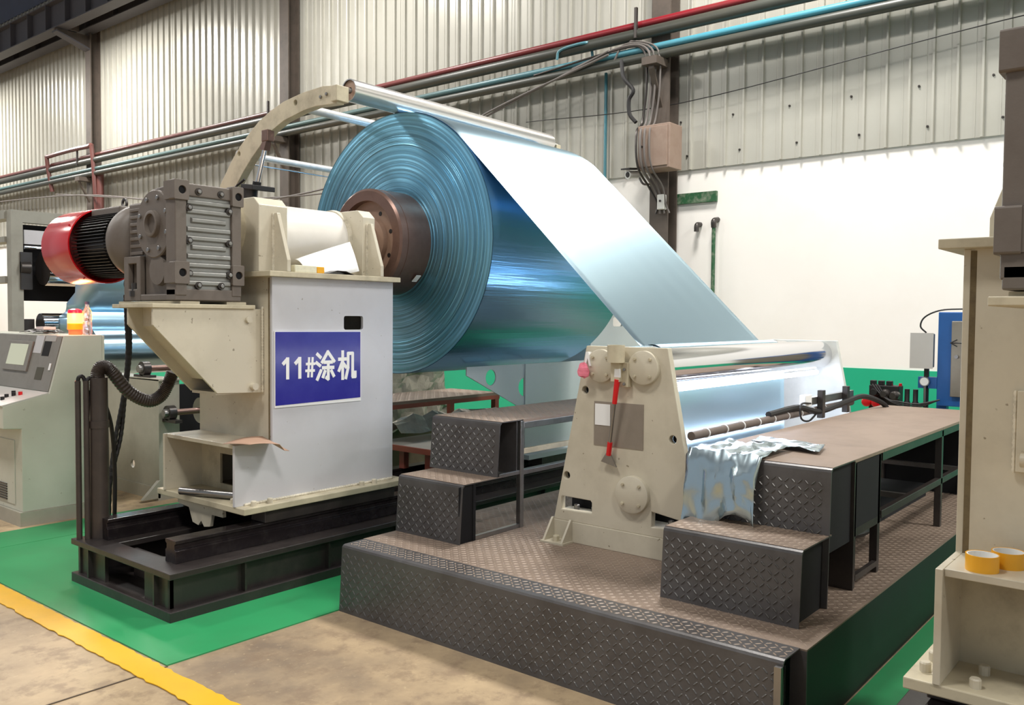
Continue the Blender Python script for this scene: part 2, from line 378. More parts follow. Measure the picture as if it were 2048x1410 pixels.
# wall pipes
def ypipe(name, label, x, z, r, mat, y0=-5, y1=33):
    return M().cyl((x, y0, z), (x, y1, z), r, 16).build(name, mat, smooth=True, label=label, cat='pipe')
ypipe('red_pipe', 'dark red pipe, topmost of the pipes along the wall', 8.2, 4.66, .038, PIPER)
ypipe('water_pipe', 'thick dark pipe directly under the red pipe on the wall', 8.17, 4.55, .062, PIPED)
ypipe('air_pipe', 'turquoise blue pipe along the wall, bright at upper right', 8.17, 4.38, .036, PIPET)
ypipe('dark_pipe', 'dark green-brown pipe just below the turquoise pipe', 8.17, 4.29, .05, PIPED)
M().tube(spline([(8.25, 5.6, 4.36), (8.2, 5.6, 4.55), (8.1, 5.62, 4.57), (8.1, 5.95, 4.55), (8.1, 6.0, 4.45)], 6), .016, 8).build('loop_pipe', PIPET, smooth=True, label='small turquoise loop pipe above the turquoise pipe near the coil', cat='pipe')
M().cyl((8.44, 5.55, 1.0), (8.44, 5.55, 4.3), .018, 8).build('drop_pipe', PIPET, smooth=True, label='thin turquoise vertical pipe on the wall right of the film roller', cat='pipe')
M().tube(spline([(8.2, 19.4, 4.1), (8.1, 19.4, 4.75), (8.1, 19.2, 4.82), (8.1, 17.6, 4.82), (8.12, 17.4, 4.7), (8.2, 17.4, 3.4)], 5), .045, 8).build('bent_pipe', PIPER, smooth=True, label='dark red bent pipe bridging the pipes by the far left column', cat='pipe')
M().cyl((8.25, 17.35, .5), (8.25, 17.35, 4.3), .07, 10).build('down_pipe', PIPER, smooth=True, label='dark red downpipe beside the far left column', cat='pipe')
for y, lb in ((4.73, 'pipe support arm on the column with the junction box'), (11.33, 'pipe support arm on the column behind the swing arm'), (17.8, 'pipe support arm on the far left column')):
    t = thing('pipe_support', (8.1, y, 4.1), lb, 'bracket')
    M().box(8.0, 8.24, y-.09, y+.09, 4.16, 4.24).build('arm', COLM, t)
    M().hexa([(8.04, y-.03, 4.12), (8.24, y-.03, 3.75), (8.24, y+.03, 3.75), (8.04, y+.03, 4.12), (8.04, y-.03, 4.17), (8.24, y-.03, 3.8), (8.24, y+.03, 3.8), (8.04, y+.03, 4.17)]).build('strut', COLM, t)
    M().box(8.1, 8.13, y+.22, y+.25, 4.5, 4.82).build('hanger', CHROMED, t)
# cables at column with box
def cable(pts, r, label, mat=ROPE, n=8, name='cable', group=None): return M().tube(spline(pts, 7), r, n).build(name, mat, smooth=True, label=label, cat='cable', group=group)
for k, (y0, c) in enumerate(((4.86, .012), (4.81, .014), (4.76, .012), (4.70, .01))):
    cable([(8.14, y0+1.5-k*.5, 4.34-.02*k), (8.13, y0+.35, 4.42+.02*k), (8.13, y0+.02, 4.36), (8.13, y0-.03, 4.0), (8.13, y0+.02, 3.6), (7.95, y0-.02, 3.45), (7.95, y0-.04, 3.1), (8.16, y0-.06, 2.9), (8.2, y0-.14+.02*k, 2.72), (8.21, y0-.12, 2.62)], c,
          ['grey cable, leftmost of the four running down over the junction box', 'grey cable, second from left over the junction box', 'grey cable, third from left over the junction box', 'thin grey cable, rightmost over the junction box'][k], ROPE if k else CHROMED, group='cables over the junction box')
cable([(8.13, 5.15, 4.3), (8.1, 5.1, 4.1), (8.1, 4.98, 3.95), (8.1, 5.03, 3.85), (8.1, 5.02, 3.7), (8.1, 4.94, 3.6)], .022, 'thick black looped cable left of the column above the junction box', BLACK)
cable([(8.3, -2, 4.19), (8.3, 1.5, 4.02), (8.3, 4.5, 3.78), (8.3, 6.6, 3.86)], .005, 'thin dark wire stretched across the wall sheets above the white wall', BLACK)
cable([(8.1, 5.3, 4.38), (8.08, 7, 4.0), (8.1, 9, 3.45), (8.1, 13, 3.32), (8.1, 18, 3.9), (8.1, 26, 4.2)], .014, 'thin sagging cable crossing the wall behind the swing arm')
cable([(8.1, 5.3, 4.42), (8.1, 7.2, 3.92), (8.1, 9.5, 3.3), (8.1, 14, 3.5), (8.1, 19, 4.0)], .012, 'lower thin sagging cable behind the coil and swing arm')
jb = thing('junction_box', (8.1, 4.65, 3.06), 'rusty pinkish-brown metal junction box on the column', 'box')
M().box(7.98, 8.24, 4.46, 4.84, 3.06, 3.52).build('case', JBOX, jb, bev=.006)
M().box(7.965, 7.98, 4.485, 4.815, 3.085, 3.495).build('door', JBOX, jb, bev=.004)
M().cyl((7.965, 4.78, 3.3), (7.95, 4.78, 3.3), .012, 8).build('lock', CHROMED, jb)
cv = thing('security_camera', (8.3, 4.98, 3.0), 'small white security camera below the junction box', 'camera')
M().lathe((8.25, 5.0, 3.07), (-.95, .25, -.12), [(0, .04), (.12, .04), (.13, .045), (.15, .045)], 16).build('camera_body', plain('cam_white', (210, 210, 206), .4), cv, smooth=True)
M().lathe((8.106, 5.038, 3.052), (-.95, .25, -.12), [(0, .03), (.006, .026)], 16).build('lens', BLACK, cv)
M().hexa([(8.05, 4.98, 3.10), (8.24, 4.94, 3.12), (8.24, 5.04, 3.12), (8.05, 5.09, 3.10), (8.05, 4.98, 3.115), (8.24, 4.94, 3.135), (8.24, 5.04, 3.135), (8.05, 5.09, 3.115)]).build('sun_shade', BLACK, cv)
M().tube(spline([(8.24, 4.97, 3.03), (8.24, 4.92, 2.96), (8.24, 4.83, 2.95)], 5), .012, 6).build('mount', CHROMED, cv)
cd = thing('switch_cover', (8.2, 4.75, 2.62), 'small pale switch box hanging on the column below the junction box', 'switch')
M().box(8.17, 8.24, 4.63, 4.71, 2.66, 2.82).build('cover', plain('pale', (206, 206, 200), .5), cd, bev=.008)
M().cyl((8.17, 4.67, 2.75), (8.16, 4.67, 2.75), .012, 8).build('knob', CHROMED, cd)
M().box(8.46, 8.52, 4.17, 4.7, 2.74, 2.85).build('steel_bar', GREENB, label='chipped dark green steel bar set in the white wall', cat='bar')
pp = thing('wall_pipe', (8.42, 4.17, 1.0), 'dark green vertical pipe stub standing out on the white wall', 'pipe')
M().cyl((8.42, 4.17, 1.0), (8.42, 4.17, 2.48), .02, 10).build('pipe', GREENB, pp, smooth=True)
M().tube(spline([(8.42, 4.17, 2.46), (8.42, 4.17, 2.53), (8.5, 4.165, 2.55)], 5), .028, 10).build('elbow', CHROMED, pp, smooth=True)
M().tube(spline([(8.42, 4.37, 2.43), (8.43, 4.37, 2.5), (8.5, 4.365, 2.51)], 5), .026, 10).build('pipe_elbow', CHROMED, smooth=True, label='short rusty pipe elbow left of the green wall pipe', cat='pipe')

# ------------------------------------------------------------------ unwinding stand (built twice, mirrored)
YA, ZA = 4.45, 1.99
def machine_bed(f, label, x1=7.3):
    loc = f(Vector((4.7, 4.43, 0)))
    t = thing('machine_bed', loc, label, 'machine bed')
    mk = lambda: M(f)
    mk().box(2.17, x1, 3.9, 4.955, 0.0, .056).build('bottom_flange', BED, t, bev=.004)
    mk().plate('Z', [(2.17, 3.9), (x1, 3.9), (x1, 4.955), (2.17, 4.955)], [[(2.30, 4.22), (3.4, 4.22), (3.4, 4.66), (2.30, 4.66)], [(3.6, 4.22), (x1-.3, 4.22), (x1-.3, 4.66), (3.6, 4.66)]], .214, .245).build('top_flange', BED, t, bev=.003)
    mk().box(2.19, x1-.05, 3.955, 3.98, .056, .214).build('side_web', BED, t)
    mk().box(2.19, x1-.05, 4.89, 4.91, .056, .214).build('side_web', BED, t)
    mk().box(2.2, 2.22, 3.955, 4.2, .056, .214).build('end_web', BED, t)
    mk().box(2.2, 2.22, 4.62, 4.89, .056, .214).build('end_web', BED, t)
    mk().box(2.36, 2.38, 4.2, 4.62, .06, .21).build('inner_plate', BED, t)
    for x in (2.6, 3.15, 3.7, 4.3, 5.2, 6.1):
        mk().box(x, x+.012, 3.92, 3.955, .056, .214).build('stiffener', BED, t)
    for y in (4.06, 4.76): mk().box(2.175, 2.2, y, y+.012, .056, .214).build('stiffener', BED, t)
    for y in (4.04, 4.75):
        pr = [(y, .245), (y+.1, .245), (y+.1, .308), (y+.088, .316), (y+.088, .338), (y+.1, .346), (y+.1, .362), (y, .362), (y, .346), (y+.012, .338), (y+.012, .316), (y, .308)]
        mk().prism('X', pr, 2.28, x1-.1).build('guide_rail', RAIL, t, bev=.002)
    return t
def unwind_stand(f, label, mirror=False):
    t = thing('unwind_stand', f(Vector((3.2, 4.45, .43))), label, 'machine stand')
    mk = lambda: M(f)
    mk().box(2.65, 3.86, 4.0, 4.9, .432, .467).build('base_plate', CREAMD, t, bev=.004)
    for y in (4.0, 4.71):
        mk().box(2.8, 3.76, y+.03, y+.16, .362, .432).build('carriage_block', BED, t, bev=.004)
    win = rrect(3.394, 3.543, 1.419, 1.501, .014)
    side = [(2.645, .467), (3.79, .467), (3.79, 1.715), (2.885, 1.715), (2.885, .80), (2.645, .80)]
    mk().plate('Y', side, [win], 4.08, 4.1).build('side_panel', CREAM if mirror else PANEL, t, bev=.002)  # near side panel of one stand is grey-white, the rest cream
    mk().plate('Y', side, [win], 4.80, 4.82).build('side_panel', CREAM, t, bev=.002)
    mk().box(2.885, 2.905, 4.1, 4.8, .80, 1.715).build('end_panel', CREAM, t)
    mk().box(3.765, 3.785, 4.1, 4.8, .467, 1.715).build('end_panel', CREAM, t)
    mk().prism('Z', [(2.885, 4.1), (2.879, 4.1), (2.885, 4.116)], .80, 1.71).build('dirty_seam', paint('seam_brown', (120, 106, 78), .7, dirt=.6, scale=30), t)
    mk().box(2.66, 2.905, 4.1, 4.8, .778, .80).build('shelf', CREAM, t, bev=.002)
    hole = [(4.60, .50), (4.28, .50)]+arc(4.38, .58, .1, 180, 90, 5)+[(4.60, .68)]
    mk().plate('X', [(4.1, .467), (4.8, .467), (4.8, .778), (4.1, .778)], [hole], 2.885, 2.9).build('partition', CREAMD, t)
    mk().box(2.83, 3.80, 4.02, 4.88, 1.715, 1.745).build('top_plate', CREAMD, t, bev=.003)
    # weld beads
    random.seed(4)
    def bead(p0, p1, r, n): 
        return mk().tube([Vector(p0).lerp(Vector(p1), i/n)+Vector((0, 0, 0)) for i in range(n+1)], r, 6, ribbed=.22)
    bead((2.70, 4.074, .472), (3.78, 4.074, .472), .009, 120).build('weld_bead', WELD, t, smooth=True)
    if not mirror: bead((2.878, 4.16, 1.07), (2.878, 4.16, 1.55), .006, 60).build('weld_bead', WELD, t, smooth=True)
    fs_ = (lambda v: f(Vector((v[0], v[1]+.115, v[2])))) if mirror else f
    mk = lambda: M(fs_)
    hp = [(4.15, 1.745), (4.15, 2.115), (4.2, 2.16), (4.7, 2.16), (4.75, 2.115), (4.75, 1.745)]
    mk().prism('X', hp, 2.85, 3.04).build('bearing_block', CREAM, t, bev=.004)
    mk().prism('X', hp, 3.60, 3.70).build('bearing_block', CREAM, t, bev=.004)
    for x in (2.955, 3.645):
        mk().prism('X', [(4.15, 1.745), (4.02, 1.745), (4.02, 1.81), (4.115, 2.075), (4.15, 2.075)], x-.012, x+.012).build('gusset', CREAM, t, bev=.002)
        bead((x-.014, 4.146, 1.75), (x-.014, 4.146, 2.075), .007, 36).build('weld_bead', WELD, t, smooth=True)
    mk().lathe((3.04, YA, ZA-.02), (1, 0, 0), [(0, .195), (.56, .195)], 48).build('bearing_tube', paint('pale_tube', (226, 222, 214), .3, dirt=.2, scale=2, dirtcol=(170, 160, 140)), t, smooth=True)  # tube is a whiter cream than the blocks and plates
    mk().lathe((3.575, YA, ZA-.02), (1, 0, 0), [(0, .203), (.025, .208)], 48).build('weld_ring', WELD, t, smooth=True)
    mk().lathe((2.77, YA, ZA), (1, 0, 0), [(0, .185), (.03, .19), (.03, .175), (.08, .175)], 40).build('flange_disc', CREAMD, t, smooth=True)
    d = f(Vector((-1, 0, 0)))-f(Vector((0, 0, 0)))
    bolts(t, [(2.77, YA+.15*math.cos(R(a)), ZA+.15*math.sin(R(a))) for a in range(22, 360, 45)], d, .011, .012, STEEL, f=fs_)
    # motor bracket
    mk = lambda: M((lambda v: f(Vector((v[0], v[1]+.25, v[2])))) if mirror else f)
    bp = [(2.24, 1.535), (2.24, 1.448), (2.60, 1.08), (2.885, 1.068), (2.885, 1.535)]
    mk().prism('Y', bp, 4.17, 4.185).build('bracket_plate', CREAM, t, bev=.002)
    mk().prism('Y', bp, 4.42, 4.435).build('bracket_plate', CREAM, t, bev=.002)
    mk().prism('Y', [(2.32, 1.535), (2.32, 1.44), (2.60, 1.15), (2.61, 1.165), (2.335, 1.45), (2.335, 1.535)], 4.185, 4.42).build('bracket_web', CREAM, t)
    mk().box(2.60, 2.885, 4.185, 4.42, 1.07, 1.085).build('bracket_foot', CREAM, t)
    mk = lambda: M(fs_)
    if mirror:
        mk().box(2.865, 2.885, 4.12, 4.40, 1.064, 1.30).build('pad_plate', CREAM, t, bev=.002)
        bead((2.873, 4.115, 1.06), (2.873, 4.115, 1.30), .006, 30).build('weld_bead', WELD, t, smooth=True)
    mk().prism('Z', [(2.23, 4.155), (2.83, 4.155), (2.83, 4.84), (2.36, 4.84), (2.36, 4.6), (2.23, 4.5)], 1.535, 1.557).build('bracket_shelf', CREAMD, t, bev=.003)
    mk().box(2.39, 2.5, 4.17, 4.82, 1.557, 1.572).build('packing_plate', CREAMD, t)
    mk().box(2.66, 2.78, 4.17, 4.82, 1.557, 1.572).build('packing_plate', CREAMD, t)
    mk().lathe((2.82, 4.17, 1.106), (0, -1, 0), [(0, .02), (.03, .02)], 12).build('lock_pin', CREAM, t, smooth=True)
    mk().lathe((2.79, 4.17, 1.475), (0, -1, 0), [(0, .017), (.02, .017)], 12).build('lock_pin', CREAM, t, smooth=True)
    mk = lambda: M(f)
    bolts(t, [(x, y, .467) for x, y in ((2.735, 4.04), (2.84, 4.04), (3.5, 4.04), (3.6, 4.04), (2.7, 4.18), (2.82, 4.18), (2.7, 4.6))], (0, 0, 1), .016, .028, CREAM, f=f, n=12)
    # slide shoe under the plate
    mk().plate('X', [(4.25, .432), (4.72, .432), (4.72, .40), (4.6, .39), (4.56, .31), (4.5, .30), (4.47, .33), (4.44, .30), (4.38, .31), (4.36, .38), (4.25, .38)], [], 2.68, 2.70).build('slide_shoe', CREAM, t)
    return t
def gearbox(f, motor, label):
    t = thing('gear_motor' if motor else 'gearbox', f(Vector((2.55, 4.45, 1.572))), label, 'motor')
    mk = lambda: M(f)
    # frame of the front (two posts, head, foot) and corner lugs with holes, dark discs for their shade
    for x0, x1 in ((2.357, 2.42), (2.685, 2.742)):
        mk().box(x0, x1, 4.155, 4.25, 1.60, 2.18).build('frame_post', GEARM, t, bev=.005)
    mk().box(2.357, 2.742, 4.16, 4.25, 2.115, 2.18).build('frame_head', GEARM, t, bev=.005)
    mk().box(2.357, 2.742, 4.16, 4.25, 1.575, 1.635).build('frame_foot', GEARM, t, bev=.005)
    for x0, x1, z0, z1 in ((2.345, 2.428, 2.09, 2.192), (2.68, 2.75, 2.085, 2.192), (2.345, 2.428, 1.66, 1.775), (2.68, 2.752, 1.66, 1.77)):
        cx, cz = (x0+x1)/2, (z0+z1)/2
        mk().plate('Y', rrect(x0, x1, z0, z1, .006, 2), [circ(cx+.004, cz, .021, 16)], 4.142, 4.2).build('corner_lug', GEARM, t, bev=.003)
        mk().box(x0+.004, x1-.004, 4.2, 4.255, z0+.004, z1-.004).build('lug_back', GEARM, t)
        mk().lathe((cx+.004, 4.1549, cz), (0, -1, 0), [(0, .0205), (.002, .0205)], 16).build('lug_hole_shade', DARK, t)  # dark disc paints the shade inside the lug hole
    # ribbed cover
    cv_ = mk().box(2.42, 2.685, 4.172, 4.25, 1.635, 2.115).build('ribbed_cover', GEARC, t)
    n = 10
    for i in range(n):
        z = 1.655+i*.0465; short = i % 3 == 1 
        x0, x1 = (2.45, 2.655) if short else (2.424, 2.681)
        M(f).hexa([(x0, 4.172, z-.004), (x1, 4.172, z-.004), (x1-.004, 4.158, z+.003), (x0+.004, 4.158, z+.003), (x0, 4.172, z+.028), (x1, 4.172, z+.028), (x1-.004, 4.158, z+.02), (x0+.004, 4.158, z+.02)]).build('cover_rib', GEARC, cv_, bev=.002)
    d = f(Vector((0, -1, 0)))-f(Vector((0, 0, 0)))
    pts = [(x, 4.160, z) for x in (2.435, 2.67) for z in (1.715, 1.885, 2.055)]+[(2.49, 4.160, 2.142), (2.62, 4.160, 2.142), (2.487, 4.160, 1.655), (2.62, 4.160, 1.655)]
    fb = None
    for p in pts:
        p = f(Vector(p))
        if fb is None: fb = local_mesh(M().lathe((0, 0, 0), d, [(-.01, .02), (.006, .019)], 16), 'bolt_boss', CHROMED, t, p, smooth=True)
        else: inst(fb, t, p)
    bolts(t, [(x, 4.155, z) for x, y, z in pts], d, .0105, .012, STEEL, f=f, n=10)
    # housing behind
    mk().prism('X', [(4.25, 1.60), (4.60, 1.60), (4.60, 2.10), (4.54, 2.18), (4.34, 2.195), (4.25, 2.17)], 2.43, 2.725).build('housing', GEARM, t, bev=.01)
    nk = mk().box(2.435, 2.71, 4.60, 4.79, 1.60, 2.12).build('input_neck', GEARM, t, bev=.012)
    for i in range(7):
        z = 1.83+i*.04
        mk().box(2.425, 2.44, 4.62, 4.76, z, z+.018).build('neck_rib', GEARM, nk, bev=.003)
    mk().plate('X', [(4.60, 1.575), (4.78, 1.575), (4.78, 1.82), (4.60, 1.82)], [[(4.64, 1.64), (4.73, 1.64), (4.73, 1.78), (4.64, 1.78)]], 2.40, 2.43).build('foot', GEARM, t, bev=.004)
    mk().box(2.40, 2.70, 4.27, 4.60, 1.575, 1.61).build('foot', GEARM, t, bev=.006)
    mk().lathe((2.415, 4.685, 1.60), (0, 0, 1), [(0, .03), (.03, .03), (.03, .018), (.075, .018)], 10).build('foot_bolt', CHROMED, t)
    cvr = mk().lathe((2.44, YA, ZA-.005), (-1, 0, 0), [(0, .182), (.036, .182), (.042, .177)], 48).build('output_cover', GEARM, t, smooth=True)
    dx = f(Vector((-1, 0, 0)))-f(Vector((0, 0, 0)))
    mk().lathe((2.40, YA, ZA-.005), (-1, 0, 0), [(-.01, .075), (.022, .07), (.024, .066), (.024, .054), (-.05, .05), (-.05, .02), (-.02, .02), (-.01, .012)], 32).build('bore_ring', GEARM, cvr, smooth=True)
    bolts(cvr, [(2.40, YA+.145*math.cos(R(a)), ZA-.005+.145*math.sin(R(a))) for a in range(20, 380, 45)], dx, .013, .012, STEEL, f=f, n=12)
    mk().lathe((2.43, 4.43, 1.74), (-1, 0, 0), [(0, .085), (.025, .08)], 32).build('drain_cover', GEARM, t, smooth=True)
    if motor:
        MX, MZ = 2.58, 1.92
        mk().lathe((MX, 4.79, MZ), (0, 1, 0), [(0, .16), (.03, .2), (.08, .215), (.13, .215), (.15, .2)], 40).build('input_flange', GEARM, t, smooth=True)
        mb = mk().lathe((MX, 4.94, MZ), (0, 1, 0), [(0, .165), (.45, .165)], 40).build('motor_body', FINM, t, smooth=True)
        for k in range(60):
            a = R(k*6)
            if 60 < k*6 < 120: continue
            ca, sa = math.cos(a), math.sin(a); tx, tz = -sa*.002, ca*.002
            q = []
            for y in (4.98, 5.38):
                for rr in (.163, .2):
                    for s_ in (-1, 1): q.append((MX+ca*rr+tx*s_, y, MZ+sa*rr+tz*s_))
            mm = M(f); v = [mm._v(p) for p in q]
            for fc in ((0, 1, 3, 2), (4, 6, 7, 5), (0, 4, 5, 1), (2, 3, 7, 6), (0, 2, 6, 4), (1, 5, 7, 3)): mm.bm.faces.new([v[i] for i in fc])
            mm.build('cooling_fin', FINM, mb)
        mk().box(MX-.09, MX+.09, 5.0, 5.36, MZ+.12, MZ+.215).build('terminal_box', GEARM, t, bev=.01)
        cw = mk().lathe((MX, 5.36, MZ), (0, 1, 0), [(0, .222), (0, .23), (.37, .23), (.42, .2), (.42, .0)], 48, caps=False).build('fan_cowl', RED, t, smooth=True)
        bolts(cw, [(MX+.232*math.cos(R(a)), 5.40, MZ+.232*math.sin(R(a))) for a in (150, 240)], (-1, 0, .3), .007, .006, RED)
        mk().lathe((MX, 5.12, MZ+.245), (1, 0, 0), [(-.006, .03), (.006, .03), (.006, .019), (-.006, .019)], 20, caps=False, closed=True).build('lifting_eye', CHROMED, t, smooth=True)
        mk().lathe((MX-.06, 4.98, MZ-.24), (1, 0, 0), [(-.006, .032), (.006, .032), (.006, .018), (-.006, .018)], 20, caps=False, closed=True).build('lifting_eye', BLACK, t, smooth=True)
    return t
idf = lambda v: Vector(v)
YM = .24
mir = lambda v: Vector((v[0], YM-(v[1]-YA), v[2]))
machine_bed(idf, 'long dark steel machine bed with guide rails under the coil stand')
machine_bed(mir, 'dark machine bed under the cream stand at the right edge')
us = unwind_stand(idf, 'cream and grey machine stand carrying the blue coil, with blue number sign')
unwind_stand(mir, 'cream machine stand cut off at the right edge of the photo', True)
gearbox(idf, True, 'dusty dust-coated grey gear motor with a red fan cowl left of the coil')
gearbox(lambda v: mir((v[0], v[1]+.115, v[2])), False, 'dark cast gearbox frame at the upper right edge')

# sign
sg = thing('number_sign', (3.2, 4.07, .99), 'dark blue sign with white number and characters on the stand side', 'sign')
M().hexa([(2.896, 4.072, .985), (3.519, 4.072, .985), (3.519, 4.079, .985), (2.896, 4.079, .985), (2.896, 4.072, 1.414), (3.519, 4.072, 1.41), (3.519, 4.079, 1.41), (2.896, 4.079, 1.414)]).build('sign_border', WHITE, sg)
SIGN = paint('sign_blue', (38, 36, 140), .18, dirt=.2, scale=9, dirtcol=(80, 80, 180))
M().hexa([(2.900, 4.069, .998), (3.513, 4.069, 1.006), (3.513, 4.073, 1.006), (2.900, 4.073, .998), (2.900, 4.069, 1.41), (3.513, 4.069, 1.406), (3.513, 4.073, 1.406), (2.900, 4.073, 1.41)]).build('sign_face', SIGN, sg)
def strokes(parent, x0, z0, w_, h_, segs, th):
    mm = M()
    for si, (a, b) in enumerate(segs):
        dp = .00015*si
        p = Vector((x0+a[0]*w_, 0, z0+a[1]*h_)); q = Vector((x0+b[0]*w_, 0, z0+b[1]*h_)); d = (q-p).normalized()*th*.3; nn = Vector((-d.z, 0, d.x)).normalized()*th/2
        p -= d; q += d
        mm.hexa([(c.x, 4.0672-dp, c.z) for c in (p-nn, q-nn, q+nn, p+nn)]+[(c.x, 4.0688+dp*.1, c.z) for c in (p-nn, q-nn, q+nn, p+nn)])
    return mm.build('letter', WHITE, parent)
tu = [((.0, .93), (.2, .80)), ((-.05, .62), (.17, .5)), ((0, .0), (.22, .33)), ((.62, 1.0), (.28, .62)), ((.62, 1.0), (1.0, .64)), ((.42, .62), (.86, .62)), ((.32, .42), (.95, .42)), ((.64, .62), (.64, .0)), ((.64, 0), (.52, .06)), ((.45, .3), (.33, .08)), ((.82, .3), (.97, .1))]
ji = [((0, .72), (.46, .72)), ((.23, 1.0), (.23, 0)), ((.23, .66), (.0, .3)), ((.23, .6), (.44, .42)), ((.56, .92), (.84, .92)), ((.56, .92), (.56, .4)), ((.56, .4), (.42, .02)), ((.84, .92), (.84, .08)), ((.84, .06), (1.0, .06)), ((1.0, .06), (1.0, .24))]
one = [((.62, .97), (.62, 0)), ((.56, .93), (.1, .72))]
hsh = [((.36, 1), (.26, 0)), ((.76, 1), (.66, 0)), ((.06, .68), (1, .68)), ((.0, .32), (.94, .32))]
strokes(sg, 2.945, 1.148, .055, .115, one, .021); strokes(sg, 3.028, 1.148, .055, .115, one, .021); strokes(sg, 3.105, 1.15, .062, .108, hsh, .015)
strokes(sg, 3.185, 1.13, .125, .16, tu, .02); strokes(sg, 3.345, 1.125, .125, .165, ji, .02)

# ------------------------------------------------------------------ things on the stand
M().box(3.0, 3.15, 4.025, 4.065, 1.745, 1.785).build('tape_box', paint('pale_carton', (226, 222, 196), .6, dirt=.2, scale=40), bev=.003, label='small pale carton lying on the stand top plate', cat='box')
M().box(3.152, 3.205, 4.025, 4.065, 1.745, 1.782).build('yellow_tape_block', YEL, bev=.004, label='small yellow block beside the pale carton on the stand', cat='block')
pr = []
for i in range(9):
    u = i/8; row = []
    for j in range(7):
        v = j/6
        row.append((3.10+.41*u+.01*v, 4.075+.015*math.sin(u*3), 1.775+v*(.05+.13*u)-.03*math.sin(u*3.1)*(1-v)+.012*math.sin(v*3)) if True else 0)
    pr.append([(a, b+.10*(vv/6), c) for vv, (a, b, c) in enumerate(row)])
M().grid(pr).build('white_sheet', WHITE, smooth=True, solid=.002, label='curled white sheet of paper lying against the bearing tube', cat='paper')
M().grid([[(3.24+.26*i/4, 4.03+.1*j/3, 1.748+.02*math.sin(i*1.1)) for j in range(4)] for i in range(5)]).build('grey_sheet', CHROMED, solid=.003, label='dark grey sheet under the curled white paper', cat='sheet')
M().grid([[(2.62+.25*i/8, 4.155-.05*j-.03*(j/4)*0+.0, .806+.022*math.sin(math.pi*(i*.55+j*.5)/6)-.006*j*(i > 6)) for j in range(6)] for i in range(9)]).build('brown_sheet', CARD, smooth=True, solid=.002, label='curved brown card sheet on the ledge of the stand with the sign', cat='sheet')
bar = M().tube([(2.63, 4.60, .492), (2.80, 4.05+.08, .492)], .022, 16); bar.build('steel_bar', STEEL, smooth=True, label='round steel bar lying in the open foot of the signed stand', cat='bar')

# ------------------------------------------------------------------ coil, core, web
co = thing('foil_coil', (4.95, YA, 1.1), 'large coil of blue coated aluminium foil on the spindle', 'coil')
random.seed(2)
prof = [(0.02, .35)]
r = .352
while r < .893:
    dr = random.choice((.006, .009, .012, .016)); prof += [(random.uniform(-.0016, .0016), r), (random.uniform(-.0016, .0016), min(r+dr-.001, .895))]; r += dr
CR = .895
M().lathe((4.15, YA, 2.0), (1, 0, 0), prof, 128, caps=False).build('coil_edge', COILE, co, smooth=False)
nb = 128
M().lathe((4.15, YA, 2.0), (1, 0, 0), [(.0, CR), (.004, CR+.001), (1.596, CR+.001), (1.6, CR), (1.6, .3)], 160, caps=False).build('coil_body', COILF, co, smooth=True)
cr_ = thing('core_spool', (4.0, YA, 1.64), 'brown steel core hub in the middle of the coil', 'hub')
M().lathe((3.88, YA, 2.0), (1, 0, 0), [(0, .27), (0, .335), (.012, .35), (.06, .352), (.063, .346), (.066, .352), (.34, .352), (.34, .27)], 64, caps=False, closed=True).build('hub_rim', STEELB, cr_, smooth=True)
M().lathe((3.93, YA, 2.0), (1, 0, 0), [(0, .0), (0, .27), (.02, .27)], 64, caps=False).build('hub_face', STEELBD, cr_, smooth=True)
M().lathe((3.70, YA, 2.0), (1, 0, 0), [(0, .12), (.19, .12), (.2, .16), (.23, .17)], 40).build('spindle', STEELBD, cr_, smooth=True)
bolts(cr_, [(3.93, YA+.205*math.cos(R(a)), 2.0+.205*math.sin(R(a))) for a in range(28, 388, 45)], (-1, 0, 0), .015, .002, BLACK, name='bolt_hole', n=16)
M().hexa([(4.07, 4.20, 1.737), (4.11, 4.20, 1.737), (4.11, 4.155, 1.775), (4.07, 4.155, 1.775), (4.07, 4.197, 1.733), (4.11, 4.197, 1.733), (4.11, 4.152, 1.771), (4.07, 4.152, 1.771)]).build('tape_tab', WHITE, cr_)
# web leaves the coil, runs over the guide rollers
a0 = R(180-50.2)   # tangent point direction
pts = []
for k in range(10):
    a = R(100)+(a0-R(100))*k/9
    pts.append((YA+(CR+.006)*math.cos(a), 2.0+(CR+.006)*math.sin(a)))
py, pz = pts[-1]
ry, rz, rr = 2.41, 1.262, .095
# tangent onto roller top: end point
ang = math.atan2(py-ry, pz-rz)
end = (ry+rr*math.sin(R(39.5))+.004, rz+rr*math.cos(R(39.5))+.004)
for k in range(1, 25):
    t_ = k/24; pts.append((py+(end[0]-py)*t_, pz+(end[1]-pz)*t_))
for k in range(1, 12):
    a = R(50.5)+R(129.5)*k/11; pts.append((ry+(rr+.004)*math.cos(a), rz+(rr+.004)*math.sin(a)))
pts += [(2.308, 1.1), (2.30, .8), (2.295, .62)]
web = thing('foil_web', (4.95, 3.2, 1.2), 'pale blue foil web running down from the coil to the guide rollers', 'foil sheet')
nx = 24
def wob(i, k): return .0025*math.sin(i*1.7+.4)*math.sin(min(1, max(0, (k-9)/24))*math.pi)
M().grid([[(4.151+1.598*i/nx, p[0], p[1]+wob(i, k)) for i in range(nx+1)] for k, p in enumerate(pts)]).build('sheet', WEBM, web, smooth=True, solid=.0015)
